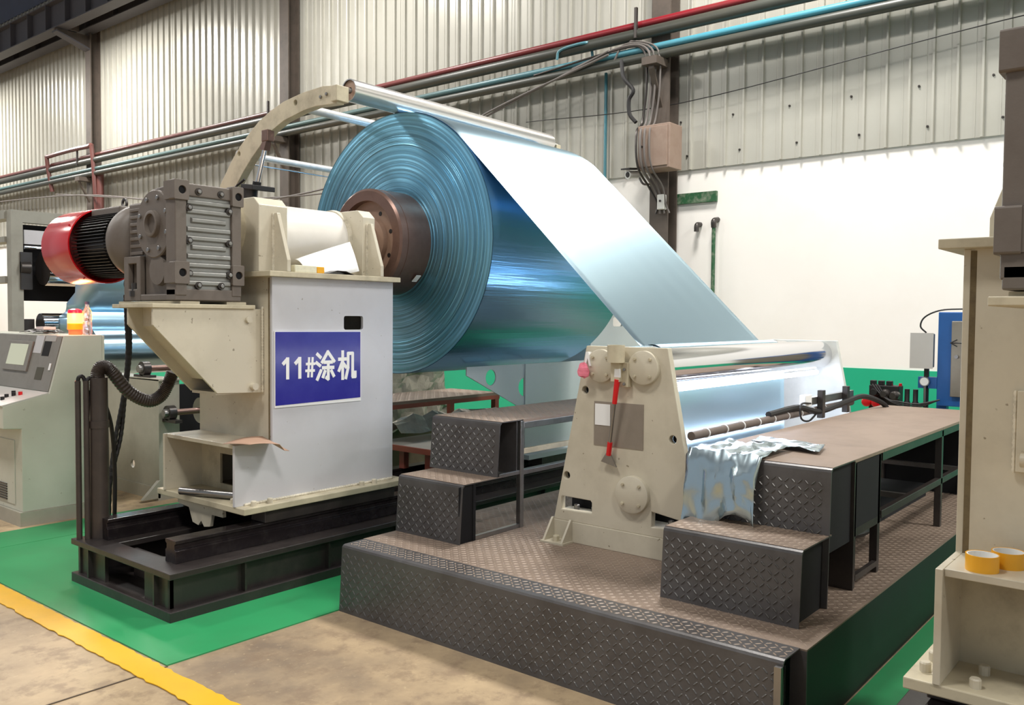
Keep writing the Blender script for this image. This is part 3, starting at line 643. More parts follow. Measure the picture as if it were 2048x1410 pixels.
# ------------------------------------------------------------------ swing arm with film roller
sa = thing('swing_arm', (3.65, 5.0, 1.3), 'cream curved swing arm holding a lay-on roller over the coil', 'arm')
sc_ = lambda q: [(y*.96, 1.5+(z-1.5)*.96) for y, z in q]
outl = sc_([(4.607, 3.032), (4.75, 3.051), (4.965, 3.042), (5.191, 3.012), (5.338, 2.972), (5.489, 2.913), (5.614, 2.839), (5.726, 2.761), (5.824, 2.679), (5.992, 2.50), (6.12, 2.2), (6.15, 1.9)])
inn = sc_([(4.607, 2.913), (4.83, 2.927), (4.965, 2.917), (5.191, 2.878), (5.338, 2.825), (5.459, 2.745), (5.584, 2.655), (5.679, 2.575), (5.858, 2.40), (5.98, 2.15), (6.02, 1.9)])
M().plate('X', outl+inn[::-1], [circ(5.056*.96, 2.924, .02, 14), circ(5.742*.96, 2.658, .018, 14)], 3.62, 3.68).build('arm_plate', CREAMD, sa, bev=.003)
M().plate('X', outl+inn[::-1], [circ(5.056*.96, 2.924, .02, 14), circ(5.742*.96, 2.658, .018, 14)], 5.98, 6.04).build('arm_plate', CREAMD, sa, bev=.003)
M().box(3.56, 3.74, 4.9, 5.95, 1.55, 1.66).build('arm_foot', CREAMD, sa)
M().box(3.62, 3.68, 5.72, 5.92, 1.6, 1.9).build('arm_post', CREAMD, sa)
M().box(3.60, 3.70, 4.40, 4.46, 2.87, 2.97).build('roller_bearing', CREAMD, sa, bev=.004)
bolts(sa, [(3.618, 4.43, 2.895), (3.618, 4.43, 2.945), (3.618, 4.52, 2.93), (3.618, 4.58, 2.92)], (-1, 0, 0), .011, .01, STEEL)
M().lathe((3.752, YA, 2.969), (1, 0, 0), [(0, .02), (0, .067), (.02, .067)], 32, caps=False).build('roller_core', STEELBD, sa, smooth=True)
M().cyl((3.66, YA, 2.969), (6.02, YA, 2.969), .014, 12).build('roller_shaft', ALU, sa, smooth=True)
M().lathe((3.74, YA, 2.969), (1, 0, 0), [(0, .066), (0, .073), (2.16, .073), (2.16, .03)], 40, caps=False).build('film_roller', plain('film_silver', (226, 224, 222), .26, .85), sa, smooth=True)
M().cyl((3.68, 4.95, 2.93), (5.98, 4.95, 2.93), .03, 16).build('cross_tube', ALU, sa, smooth=True)
M().cyl((3.68, 5.62, 2.68), (5.98, 5.62, 2.68), .026, 16).build('cross_tube', ALU, sa, smooth=True)
M().cyl((3.68, 5.62, 2.62), (5.98, 5.62, 2.62), .006, 8).build('thin_rod', CHROME, sa, smooth=True)
cy = M().cyl((3.62, 5.295, 2.41), (3.62, 5.17, 2.73), .016, 16).build('cylinder_rod', CHROME, sa, smooth=True)
M().box(3.585, 3.645, 5.12, 5.19, 2.70, 2.78).build('clevis', STEELB, sa, bev=.006)
M().hexa([(3.585, 5.16, 2.64), (3.635, 5.16, 2.64), (3.635, 5.21, 2.65), (3.585, 5.21, 2.65), (3.59, 5.13, 2.72), (3.63, 5.13, 2.72), (3.63, 5.17, 2.73), (3.59, 5.17, 2.73)]).build('rod_end', STEELB, sa)
hd = M().hexa([(3.54, 5.23, 2.37), (3.72, 5.22, 2.37), (3.72, 5.36, 2.39), (3.54, 5.37, 2.39), (3.54, 5.23, 2.405), (3.72, 5.22, 2.405), (3.72, 5.36, 2.425), (3.54, 5.37, 2.425)]).build('cylinder_head', BLACK, sa, bev=.004)
M().cyl((3.62, 5.30, 2.40), (3.62, 5.29, 2.44), .03, 16).build('gland', BLACK, sa)
M().cyl((3.60, 5.37, 2.40), (3.60, 5.45, 1.75), .07, 20).build('cylinder_barrel', CHROMED, sa, smooth=True)
M().tube(spline([(3.58, 5.38, 2.46), (3.55, 5.5, 2.38), (3.5, 5.6, 2.2)], 5), .008, 6).build('air_tube', BLACK, sa)

# ------------------------------------------------------------------ platform and steps
pl = thing('tread_platform', (4.5, 2.3, 0), 'large low tread plate platform in front of the coil', 'platform')
PZ = .337
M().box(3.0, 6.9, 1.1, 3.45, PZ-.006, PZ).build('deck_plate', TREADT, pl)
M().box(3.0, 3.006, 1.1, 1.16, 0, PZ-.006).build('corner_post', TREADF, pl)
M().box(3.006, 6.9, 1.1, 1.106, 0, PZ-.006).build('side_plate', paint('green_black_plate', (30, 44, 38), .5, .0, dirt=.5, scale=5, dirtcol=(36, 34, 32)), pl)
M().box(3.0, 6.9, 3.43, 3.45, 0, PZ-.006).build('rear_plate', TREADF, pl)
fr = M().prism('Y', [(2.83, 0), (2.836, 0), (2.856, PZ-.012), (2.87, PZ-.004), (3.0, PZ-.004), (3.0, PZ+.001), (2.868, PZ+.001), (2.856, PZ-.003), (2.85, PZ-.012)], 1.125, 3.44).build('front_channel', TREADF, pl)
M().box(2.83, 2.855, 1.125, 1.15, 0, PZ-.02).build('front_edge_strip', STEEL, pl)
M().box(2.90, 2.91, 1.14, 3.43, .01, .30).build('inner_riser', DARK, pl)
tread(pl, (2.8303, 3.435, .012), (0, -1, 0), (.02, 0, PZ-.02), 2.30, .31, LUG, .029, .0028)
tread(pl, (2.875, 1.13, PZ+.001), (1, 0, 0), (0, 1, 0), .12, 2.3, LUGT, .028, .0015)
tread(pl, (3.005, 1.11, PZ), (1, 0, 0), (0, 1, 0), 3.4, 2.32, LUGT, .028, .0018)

def step_box(t, x0, x1, y0, y1, z0, z1, lean=.02, top=TREADT, lug=True, pitch=.028):
    th = .006
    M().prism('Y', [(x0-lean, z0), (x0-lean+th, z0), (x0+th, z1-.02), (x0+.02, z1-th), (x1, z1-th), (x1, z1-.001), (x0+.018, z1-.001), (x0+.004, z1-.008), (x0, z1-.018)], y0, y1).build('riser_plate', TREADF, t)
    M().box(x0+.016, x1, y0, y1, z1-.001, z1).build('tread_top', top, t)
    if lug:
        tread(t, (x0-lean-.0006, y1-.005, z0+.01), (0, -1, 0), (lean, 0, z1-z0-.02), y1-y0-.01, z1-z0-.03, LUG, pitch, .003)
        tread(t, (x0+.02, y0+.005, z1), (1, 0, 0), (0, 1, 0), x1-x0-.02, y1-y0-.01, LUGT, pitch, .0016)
ls = thing('left_step_unit', (3.6, 3.2, PZ), 'two tread plate steps with a walkway deck behind the left of the platform', 'steps')
ls.name = 'step_unit'; OFF[ls.name] = OFF.pop('left_step_unit')
step_box(ls, 3.25, 3.57, 2.98, 3.45, PZ, .642)
step_box(ls, 3.55, 3.75, 2.985, 3.49, .642, .938)
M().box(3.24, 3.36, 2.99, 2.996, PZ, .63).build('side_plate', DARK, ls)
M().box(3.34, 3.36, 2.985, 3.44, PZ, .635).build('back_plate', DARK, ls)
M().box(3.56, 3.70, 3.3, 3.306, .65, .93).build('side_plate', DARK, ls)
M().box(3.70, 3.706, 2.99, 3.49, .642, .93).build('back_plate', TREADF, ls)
for x0, x1, z in ((3.36, 3.73, PZ), (3.55, 3.73, .635)): M().box(x0, x1, 2.985, 3.01, z, z+.022).build('frame_bar', STEEL, ls, bev=.002)
M().box(3.725, 3.755, 2.98, 3.01, PZ, .93).build('frame_post', STEEL, ls, bev=.002)
M().box(3.725, 3.755, 3.45, 3.48, PZ, .93).build('frame_post', STEEL, ls, bev=.002)
M().box(3.75, 5.3, 2.98, 3.49, .922, .937).build('deck_plate', TREADT, ls)
tread(ls, (3.75, 2.985, .937), (1, 0, 0), (0, 1, 0), 1.5, .5, LUGT, .034, .0018)
M().box(3.755, 5.3, 2.98, 3.0, .886, .922).build('frame_bar', STEEL, ls, bev=.002)
M().box(3.755, 5.3, 2.98, 3.0, .745, .775).build('frame_bar', CREAMD, ls, bev=.002)
M().box(3.755, 5.3, 2.98, 3.02, .63, .655).build('frame_bar', STEEL, ls, bev=.002)
for x in (5.27,): M().box(x, x+.03, 2.98, 3.01, PZ, .92).build('frame_post', STEEL, ls)

rs = thing('step_unit', (3.5, 1.5, PZ), 'two dark tread plate steps and long brown bench on the right of the platform', 'steps')
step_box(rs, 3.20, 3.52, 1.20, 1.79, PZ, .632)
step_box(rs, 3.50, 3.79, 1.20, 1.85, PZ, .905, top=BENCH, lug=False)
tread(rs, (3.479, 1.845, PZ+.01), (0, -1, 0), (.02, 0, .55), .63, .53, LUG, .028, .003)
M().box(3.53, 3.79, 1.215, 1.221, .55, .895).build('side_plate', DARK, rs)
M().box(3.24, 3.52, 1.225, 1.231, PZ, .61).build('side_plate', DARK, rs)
M().box(3.79, 3.80, 1.20, 1.85, PZ, .895).build('back_plate', BED, rs)
bench_pieces = ((3.791, 4.20), (4.203, 5.30), (5.303, 6.4))
for a, b in bench_pieces: M().box(a, b, 1.2, 1.85, .889, .905).build('bench_board', BENCH, rs, bev=.002)
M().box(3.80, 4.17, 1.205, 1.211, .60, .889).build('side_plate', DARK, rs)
M().box(4.2, 6.4, 1.205, 1.23, .85, .889).build('edge_rail', BED, rs)
M().box(4.2, 6.4, 1.205, 1.235, .58, .615).build('lower_rail', BED, rs, bev=.002)
M().box(4.2, 6.4, 1.82, 1.85, .58, .615).build('lower_rail', BED, rs, bev=.002)
M().box(3.80, 4.18, 1.205, 1.235, .565, .60).build('lower_rail', BED, rs)
for x in (3.8, 4.14, 5.3, 6.35):
    for y in (1.205, 1.815): M().box(x, x+.035, y, y+.035, PZ, .885).build('leg', BED, rs, bev=.002)
M().box(4.0, 4.02, 1.3, 1.8, PZ, .885).build('end_plate', BED, rs)
M().box(3.84, 4.14, 1.205, 1.225, PZ+.03, PZ+.055).build('foot_rail', BED, rs)
for x in (4.7, 5.8): M().box(x, x+.03, 1.235, 1.82, .585, .612).build('cross_rail', STEEL, rs)
M().box(4.9, 6.2, 1.5, 1.8, PZ, .42).build('hose_tray', DARK, rs)
# wrapped bundle and hoses below the bench
random.seed(9)
def crumple(n, m, fn, amp, seed):
    rg = np.random.default_rng(seed); a = rg.normal(0, 1, (n//2+2, m//2+2))
    P = []
    for i in range(n):
        row = []
        for j in range(m):
            x = i/2; y = j/2; i0, j0 = int(x), int(y); fx, fy = x-i0, y-j0
            h = (a[i0, j0]*(1-fx)+a[i0+1, j0]*fx)*(1-fy)+(a[i0, j0+1]*(1-fx)+a[i0+1, j0+1]*fx)*fy
            row.append(fn(i/(n-1), j/(m-1), h*amp))
        P.append(row)
    return P
M().grid(crumple(12, 10, lambda u, v, h: (4.3+.35*u+h, 1.55+.1*math.sin(v*3)+h, .4+.45*v), .03, 3)).build('plastic_bundle', FILM, solid=.003, label='crumpled plastic bundle hanging under the bench', cat='plastic sheet')
for k in range(3):
    M().tube(spline([(4.25, 1.6, .42+.03*k), (4.6, 1.42, .40+.03*k), (5.0, 1.5, .42+.03*k), (5.2, 1.7, .5)], 6), .022, 8).build('hose', BLACK, smooth=True, label=['black hose under the brown bench, lowest in the coil', 'black hose under the brown bench, middle of the coil', 'black hose under the brown bench, top of the coil'][k], cat='hose', group='hoses under the bench')

# foil scrap on the step
FOILS = plain('crumpled_foil', (182, 200, 208), .24, .95)
def drape(u, v, h):
    # v 0 at back of the top, 1 at hanging bottom
    y = 1.83-.34*u; fo = .018*abs(math.sin(u*8+v*2.2))+.010*abs(math.sin(u*15-v*5))
    if v < .5: return (3.86-.36*(v/.5)-.02+.0*h, y+.05*(.5-v)*math.sin(u*3), .908+abs(h)+fo*.7)
    t_ = (v-.5)/.5; return (3.480-.03*t_-abs(h)-fo*1.4*min(1, t_*3), y+.02*math.sin(t_*3)*(u-.5), .905-(.30+.07*math.sin(u*5+1))*t_)
M().grid(crumple(22, 26, drape, .007, 5)).build('foil_scrap', FOILS, smooth=True, solid=.002, label='crumpled silver-blue foil scrap draped over the upper right step', cat='foil')
M().grid(crumple(10, 12, lambda u, v, h: (3.90+.22*u-.1*v, 1.72-.36*v+.05*u, .918+abs(h)), .006, 8)).build('foil_scrap', FOILS, smooth=True, solid=.002, label='flat dark-edged foil piece on the bench behind the draped scrap', cat='foil')

# ------------------------------------------------------------------ roller stand
rt = thing('roller_stand', (4.8, 2.35, PZ), 'cream trapezoid guide roller stand in front of the coil', 'machine stand')
def rs_plate(x0, x1, front):
    out = [(2.70, .445), (2.70, .57), (2.505, 1.36), (2.04, 1.36), (1.895, .66), (1.895, .445)]
    if front: out = [(2.70, .445), (2.505, 1.36), (2.04, 1.36), (1.90, .66), (1.90, .445)]
    holes = [circ(2.51, 1.134, .02, 14), circ(2.005, .927, .02, 14), circ(2.62, .683, .02, 14),
             [(2.655, .565), (2.645, .572), (2.47, .57), (2.462, .56), (2.462, .505), (2.655, .50)], [(2.115, .566), (1.925, .54), (1.918, .53), (1.93, .50), (2.115, .49)]]
    return M().plate('X', out, holes if front else [], x0, x1)
fp = rs_plate(3.66, 3.70, True).build('front_plate', CREAM, rt, bev=.003)
rs_plate(5.98, 6.02, False).build('rear_plate', paint('stand_white', (224, 226, 220), .3, dirt=.2, scale=4), rt, bev=.003)
M().box(3.655, 3.80, 2.03, 2.70, PZ, .445).build('foot_block', CREAM, rt, bev=.003)
M().box(3.70, 3.80, 1.92, 2.69, .445, .49).build('base_bar', GREYST, rt)
M().box(5.9, 6.02, 1.92, 2.70, PZ, .445).build('foot_block', CREAM, rt)
for (y, z) in ((2.51, 1.134), (2.005, .927), (2.62, .683)): M().lathe((3.699, y, z), (1, 0, 0), [(0, .0205), (.03, .0205)], 14).build('hole_shade', DARK, rt)  # dark discs behind the plate paint the shade inside its holes
M().box(3.81, 3.82, 1.93, 2.69, .445, .60).build('slot_shade', DARK, rt)  # dark sheet added behind the slots, stands in for shade
bolts(rt, [(3.74, 2.61, .49), (3.74, 2.50, .49), (3.74, 2.05, .49)], (0, 0, 1), .016, .03, STEEL)
for nm, y, z, rad in (('roller_cover', 2.405, 1.262, .083), ('roller_cover', 2.16, 1.262, .083), ('roller_cover', 2.215, .638, .092)):
    c_ = M().lathe((3.66, y, z), (-1, 0, 0), [(0, rad), (.025, rad), (.028, rad-.004)], 40).build(nm, CREAM, rt, smooth=True)
    bolts(c_, [(3.632, y+rad*.72*math.cos(R(a)), z+rad*.72*math.sin(R(a))) for a in (45, 135, 225, 315)], (-1, 0, 0), .0085, .009, CREAMD)
# tool holder cup and angle bracket
M().lathe((3.60, 2.29, 1.285), (0, 0, 1), [(0, .043), (.085, .043), (.085, .036), (.01, .036)], 28).build('tool_cup', CREAMD, rt, smooth=True)
M().box(3.625, 3.66, 2.235, 2.285, 1.165, 1.285).build('cup_bracket', CREAMD, rt, bev=.002)
M().box(3.60, 3.625, 2.27, 2.32, 1.19, 1.285).build('cup_bracket', CREAMD, rt, bev=.002)
bolts(rt, [(3.624, 2.255, 1.18), (3.624, 2.255, 1.25)], (-1, 0, 0), .008, .008, STEEL)
M().box(3.657, 3.66, 2.165, 2.452, .86, 1.082).build('name_plate', paint('dull_plate', (150, 140, 128), .4, .3, dirt=.3, scale=4), rt)
M().box(3.6545, 3.657, 2.355, 2.445, .963, 1.07).build('blank_sticker', WHITE, rt)
for y in (2.585, 2.70):
    M().hexa([(3.56, y-.006, PZ), (3.655, y-.006, PZ), (3.655, y+.006, PZ), (3.56, y+.006, PZ), (3.645, y-.006, .455), (3.655, y-.006, .455), (3.655, y+.006, .455), (3.645, y+.006, .455)]).build('foot_gusset', CREAM, rt)
M().box(3.56, 3.66, 2.57, 2.715, PZ, PZ+.01).build('foot_lug', CREAM, rt)
bolts(rt, [(3.60, 2.64, PZ+.01)], (0, 0, 1), .018, .03, CREAMD)
M().cyl((3.70, 2.16, 1.262), (5.98, 2.16, 1.262), .095, 48).build('chrome_roller', CHROME, rt, smooth=True)
M().cyl((3.70, ry, rz), (5.98, ry, rz), rr-.002, 40).build('guide_roller', CHROME, rt, smooth=True)
M().cyl((3.70, 2.205, .62), (5.98, 2.205, .62), .085, 40).build('lower_roller', CHROME, rt, smooth=True)
rd = M().cyl((3.70, 1.93, .947), (5.98, 1.93, .947), .021, 16).build('conduit_rod', paint('taped_rod', (104, 92, 86), .55, dirt=.5, scale=14), rt, smooth=True)
for k in range(9):
    x = 3.85+k*.2
    M().lathe((x, 1.93, .947), (1, .1, 0), [(-.004, .0245), (.004, .0245)], 14).build('cable_tie', WHITE, rd)
led = M().cyl((3.76, 2.14, 1.145), (5.9, 2.14, 1.145), .014, 10).build('led_tube', TUBEM, rt, smooth=True)
M().cyl((3.76, 2.56, 1.16), (5.9, 2.56, 1.16), .013, 10).build('led_tube', TUBEM, rt, smooth=True)  # added unseen tube, puts a bright band on the coil side
led2 = M().cyl((3.76, 2.02, .80), (5.9, 2.02, .80), .012, 10).build('led_tube', TUBEM, rt, smooth=True)
M().box(5.2, 5.98, 1.915, 1.945, .985, 1.03).build('sensor_rail', STEEL, rt, bev=.002)
for x in (5.3, 5.75): M().box(x, x+.045, 1.88, 1.915, .90, 1.07).build('sensor_post', CHROMED, rt, bev=.002)
M().box(4.25, 6.35, 1.853, 1.858, .60, .88).build('dark_backing', DARK, rs)  # near-black sheet added to darken the space under the bench
M().box(6.385, 6.39, 1.21, 1.85, PZ, .885).build('end_plate', DARK, rs)  # near-black sheet added to darken the far end under the bench
M().box(5.1, 5.2, 1.91, 1.95, .98, 1.05).build('sensor_head', WHITE, rt, bev=.004)
M().tube(spline([(5.15, 1.9, 1.0), (4.95, 1.88, 1.01), (4.95, 1.88, .93), (5.1, 1.89, .9), (5.25, 1.9, .93)], 6), .006, 6).build('sensor_cable', BLACK, rt)
M().tube(spline([(4.6, 1.93, .975), (5.0, 1.92, .985), (5.3, 1.9, .94), (5.7, 1.88, .97), (6.0, 1.86, .99), (6.2, 1.8, .94), (6.3, 1.78, .88)], 6), .018, 8).build('sensor_cable', BLACK, rt, smooth=True)

# scraper and cloth
sk = thing('scraper', (3.62, 2.31, .77), 'red and grey long-handled scraper hanging on the cream roller stand', 'tool')
P0 = Vector((3.605, 2.283, 1.21)); P1 = Vector((3.63, 2.345, .82))
lp = lambda t: P0.lerp(P1, t)
M().hexa([lp(0)+Vector((-.006, -.018, .0)), lp(0)+Vector((.006, -.018, 0)), lp(0)+Vector((.006, .018, 0)), lp(0)+Vector((-.006, .018, 0)), lp(0)+Vector((-.006, -.016, .045)), lp(0)+Vector((.006, -.016, .045)), lp(0)+Vector((.006, .016, .045)), lp(0)+Vector((-.006, .016, .045))]).build('hang_tab', WHITE, sk, bev=.004)
M().cyl(lp(0.02), lp(.33), .014, 14, .012).build('grip', REDP, sk, smooth=True)
M().cyl(lp(.33), lp(.85), .008, 12).build('shaft', STEEL, sk, smooth=True)
M().cyl(lp(.83), lp(1.0), .013, 12).build('socket', REDP, sk, smooth=True)
M().hexa([(3.63, 2.30, .765), (3.64, 2.30, .765), (3.64, 2.39, .785), (3.63, 2.39, .785), (3.63, 2.335, .825), (3.64, 2.335, .825), (3.64, 2.36, .83), (3.63, 2.36, .83)]).build('blade', STEEL, sk)
ck = thing('pink_cloth', (3.62, 2.485, 1.2), 'crumpled pink cloth hanging from a clip at the top left of the roller stand', 'cloth')
def blob(u, v, h):
    a = u*2*math.pi; ph = v*math.pi
    r_ = .032+h; return (3.605+.4*r_*math.sin(ph)*math.cos(a), 2.485+r_*math.sin(ph)*math.sin(a), 1.235+r_*1.1*math.cos(ph))
M().grid(crumple(16, 12, blob, .008, 12)).build('cloth', PINK, ck)
M().prism('X', [(2.47, 1.33), (2.455, 1.26), (2.465, 1.26), (2.475, 1.30), (2.485, 1.26), (2.495, 1.26), (2.485, 1.33)], 3.625, 3.655).build('clip', WHITE, ck)

# ------------------------------------------------------------------ tapes on the right stand shelf
def tape(x, y, z, label):
    t = thing('tape_roll', (x, y, z), label, 'tape roll', 'yellow tape rolls on the shelf')
    M().lathe((x, y, z), (0, 0, 1), [(0, .0405), (0, .043), (.046, .043), (.046, .0405)], 40, caps=False, closed=True).build('tape_band', YEL, t, smooth=True)
    M().lathe((x, y, z), (0, 0, 1), [(0.001, .037), (0.001, .0404), (.045, .0404), (.045, .037)], 40, caps=False, closed=True).build('paper_core', WHITE, t, smooth=True)
tape(2.715, .505, .80, 'yellow tape roll on the shelf, front left one'); tape(2.80, .455, .80, 'yellow tape roll on the shelf, partly hidden behind the other')

# ------------------------------------------------------------------ far stand and walkway behind the coil
fs = thing('far_coil_stand', (6.4, 4.5, .362), 'grey far stand with round cutouts seen beneath and beyond the coil', 'machine stand')
fwin = rrect(6.36, 6.52, 1.43, 1.51, .02)
GP = paint('far_stand_grey', (178, 186, 186), .35, dirt=.2, scale=2, dirtcol=(120, 126, 126))
M().plate('Y', [(5.15, .467), (7.1, .467), (7.1, 1.70), (6.02, 1.70), (6.02, 1.15), (5.15, 1.15)], [fwin], 4.08, 4.1).build('side_panel', GP, fs)
M().box(6.02, 6.04, 4.1, 4.8, 1.06, 1.7).build('end_panel', GP, fs)
M().box(6.44, 6.46, 4.2, 4.7, 1.3, 1.6).build('inner_dark', DARK, fs)
M().box(5.1, 7.15, 4.0, 4.9, .432, .467).build('base_plate', GP, fs)
for y in (4.03, 4.74): M().box(5.3, 7.0, y, y+.13, .362, .432).build('carriage_block', BED, fs)
M().box(6.0, 7.1, 4.02, 4.88, 1.70, 1.73).build('top_plate', GP, fs)
M().prism('X', [(4.15, 1.73), (4.15, 2.115), (4.2, 2.16), (4.7, 2.16), (4.75, 2.115), (4.75, 1.73)], 6.15, 6.35).build('bearing_block', CREAM, fs)
M().lathe((5.76, YA, 2.0), (1, 0, 0), [(0, .34), (.3, .34), (.3, .12), (.6, .12)], 40).build('hub', STEELB, fs, smooth=True)
M().plate('Y', [(5.152, 1.15), (5.15, .80), (4.50, 1.09), (4.50, 1.15)], [circ(4.76, 1.065, .058, 20), [(5.149, 1.05)]+arc(5.149, .975, .07, 95, 265, 10)+[(5.149, .90)]], 4.09, 4.1).build('gusset', GP, fs)
wk = thing('red_table', (5.4, 4.5, 0), 'red-oxide framed table with a pale top behind the left steps', 'table')
M().box(4.45, 5.08, 4.12, 5.0, .525, .545).build('table_top', TABLETOP, wk)
M().box(4.43, 4.45, 4.12, 5.0, .505, .545).build('front_rail', REDWOOD, wk)
for y in (4.45, 4.72): M().box(4.5, 4.55, y, y+.05, .245 if y < 4.6 else .362, .505).build('leg', REDWOOD, wk)
w2 = thing('rear_walkway', (5.2, 5.35, 0), 'grey slatted walkway with dark frame between coil and rear machine', 'walkway')
M().box(4.4, 6.0, 5.05, 5.65, .80, .825).build('deck_board', TREADT, w2)
tread(w2, (4.4, 5.06, .825), (1, 0, 0), (0, 1, 0), 1.6, .58, LUGT, .05, .0025)
M().box(4.4, 6.0, 5.05, 5.07, .765, .80).build('frame_bar', REDWOOD, w2)
for x in (4.42, 5.94): M().box(x, x+.05, 5.05, 5.1, 0, .765).build('leg', REDWOOD, w2); M().box(x, x+.05, 5.6, 5.65, 0, .765).build('leg', REDWOOD, w2)
M().grid(crumple(30, 14, lambda u, v, h: (4.7+1.5*u, 5.85+.1*math.sin(v*2)+h, .45+.62*math.sin(v*1.4)+h), .02, 21)).build('wrapped_pallet', FILM, solid=.004, label='plastic-wrapped brown pallet load behind the rear walkway', cat='pallet load')
M().box(4.75, 6.1, 5.98, 6.38, .0, .95).build('pallet_boxes', paint('brown_boxes', (122, 100, 84), .7, dirt=.4, scale=5), label='stack of brown cartons under plastic wrap behind the coil', cat='box')
M().grid(crumple(24, 8, lambda u, v, h: (4.5+1.2*u, 4.95-.2*v, .60+.12*math.sin(v*3)+h), .02, 22)).build('foil_bundle', FILM, solid=.003, label='crumpled silver foil bundle under the rear walkway', cat='foil')

# ------------------------------------------------------------------ pipes and hoses on the bed's left end
bpz = thing('hose_post', (2.29, 4.86, .245), 'thick dark pipe post with a ribbed hose curving over to the stand', 'hose')
M().lathe((2.29, 4.86, .245), (0, 0, 1), [(0, .05), (.62, .048), (.62, .052), (.66, .052), (.66, .048), (.9, .046)], 24).build('pipe_post', HOSE, bpz, smooth=True)
hp = spline([(2.29, 4.86, 1.12), (2.285, 4.86, 1.17), (2.31, 4.86, 1.205), (2.36, 4.86, 1.18), (2.45, 4.84, 1.06), (2.55, 4.82, 1.0), (2.63, 4.82, 1.02), (2.68, 4.82, 1.09), (2.70, 4.80, 1.16)], 16)
M().tube(hp, .036, 14, ribbed=.06).build('ribbed_hose', HOSE, bpz, smooth=False)
for x, y, lb, pts_ in ((2.195, 4.905, 'thin dark pipe, leftmost at the end of the machine bed', [(2.195, 4.905, 1.12), (2.2, 4.90, 1.15), (2.225, 4.895, 1.14), (2.25, 4.88, 1.0), (2.262, 4.87, .85)]),
                       (2.225, 4.87, 'thin dark pipe between the leftmost pipe and the thick hose post', [(2.225, 4.87, 1.1), (2.235, 4.87, 1.14), (2.26, 4.87, 1.145)])):
    t = thing('thin_pipe', (x, y, .245), lb, 'pipe')
    M().cyl((x, y, .245), (x, y, 1.13), .0155, 12).build('pipe', HOSE, t, smooth=True)
    M().tube(spline(pts_, 5), .011, 8).build('cable', BLACK, t, smooth=True)
cable([(2.32, 4.85, 1.0), (2.38, 4.9, .85), (2.42, 4.95, .6), (2.43, 4.98, .3), (2.43, 5.0, .0)], .012, 'thin black cable dropping behind the hose post', BLACK)
for k in range(2):
    M().tube(spline([(2.62+.02*k, 5.2, 1.62), (2.625+.02*k, 5.2, 1.45), (2.63+.012*k, 5.2, 1.25), (2.60+.01*k, 5.2, 1.0), (2.55+.03*k, 5.2, .75), (2.51, 5.2, .45), (2.5, 5.2, .05)], 14), .013, 8, ribbed=.07).build('corrugated_conduit', BLACK, label=['black corrugated conduit below the gear motor, left strand', 'black corrugated conduit below the gear motor, right strand'][k], cat='conduit', group='conduits below the gear motor')

# ------------------------------------------------------------------ console
cs = thing('control_console', (2.75, 6.9, 0), 'pale grey control console with a sloping panel at the left edge', 'console')
prof = [(2.52, .10), (3.09, .10), (3.09, 1.345), (2.82, 1.345), (2.71, .93), (2.40, .855), (2.40, .70), (2.52, .69)]
M().prism('Y', prof, 6.5, 8.2).build('cabinet', CONSOLE, cs, bev=.004)
M().box(2.50, 3.09, 6.49, 8.2, 0, .10).build('plinth', GREYST, cs)
M().hexa([(3.09, 6.5, .12), (3.11, 6.5, .12), (3.11, 8.2, .12), (3.09, 8.2, .12), (3.09, 6.5, 1.34), (3.11, 6.5, 1.34), (3.11, 8.2, 1.34), (3.09, 8.2, 1.34)]).build('rear_door', CONSOLE, cs, bev=.004)
# sloping face frame (2.71,.93)->(2.82,1.345)
def face(u, y, off=0.0):   # u along slope 0..1
    n_ = Vector((-.415, 0, .11)).normalized(); return Vector((2.71+.11*u, y, .93+.415*u))+n_*off
def fpanel(name, mat, u0, u1, y0, y1, t0, t1, par=cs):
    return M().hexa([face(u0, y0, t0), face(u0, y1, t0), face(u1, y1, t0), face(u1, y0, t0), face(u0, y0, t1), face(u0, y1, t1), face(u1, y1, t1), face(u1, y0, t1)]).build(name, mat, par, bev=.002)
fpanel('panel_face', CONS2, .02, .98, 6.52, 8.15, .0, .006)
fpanel('screen_frame', CONS2, .32, .86, 6.95, 7.4, .006, .02)
fpanel('screen', plain('touch_screen', (200, 204, 180), .25, emit=.12), .42, .80, 7.01, 7.34, .02, .022)
fpanel('display_window', DARK, .62, .88, 6.66, 6.78, .006, .008)
fpanel('display_window', plain('olive', (70, 64, 42), .4), .2, .42, 6.68, 6.8, .006, .008)
fpanel('key_switch', WHITE, .38, .5, 6.57, 6.60, .006, .012)
fpanel('taped_note', plain('tape_grey', (196, 194, 194), .3), .66, .97, 6.80, 6.94, .006, .008)
fpanel('taped_note', plain('tape_grey2', (170, 166, 160), .3), .88, .99, 6.6, 6.78, .006, .008)
M().hexa([(2.705, 6.5, .925), (2.705, 8.2, .925), (2.395, 8.2, .852), (2.395, 6.5, .852), (2.705, 6.5, .937), (2.705, 8.2, .937), (2.39, 8.2, .864), (2.39, 6.5, .864)]).build('desk_plate', plain('desk_ss', (206, 204, 198), .35, .2), cs, bev=.002)
for (x, y, m_) in ((2.60, 6.72, REDP), (2.57, 6.76, BLACK), (2.53, 6.78, BLACK), (2.60, 6.84, BLACK), (2.48, 6.72, BLACK), (2.50, 6.90, REDP)):
    z = .94-(2.705-x)*.235; M().cyl((x, y, z-.005), (x, y, z+.02), .014, 12).build('push_button', m_, cs, smooth=True)
M().box(2.515, 2.52, 6.62, 7.9, .14, .60).build('lower_door', CONSOLE, cs, bev=.002)
for k in range(7): M().box(2.508, 2.515, 6.75, 7.1, .16+k*.018, .168+k*.018).build('vent_slat', CHROMED, cs)
wl = thing('warning_lamp', (2.95, 6.62, 1.345), 'lit red and orange warning beacon on the console', 'lamp')
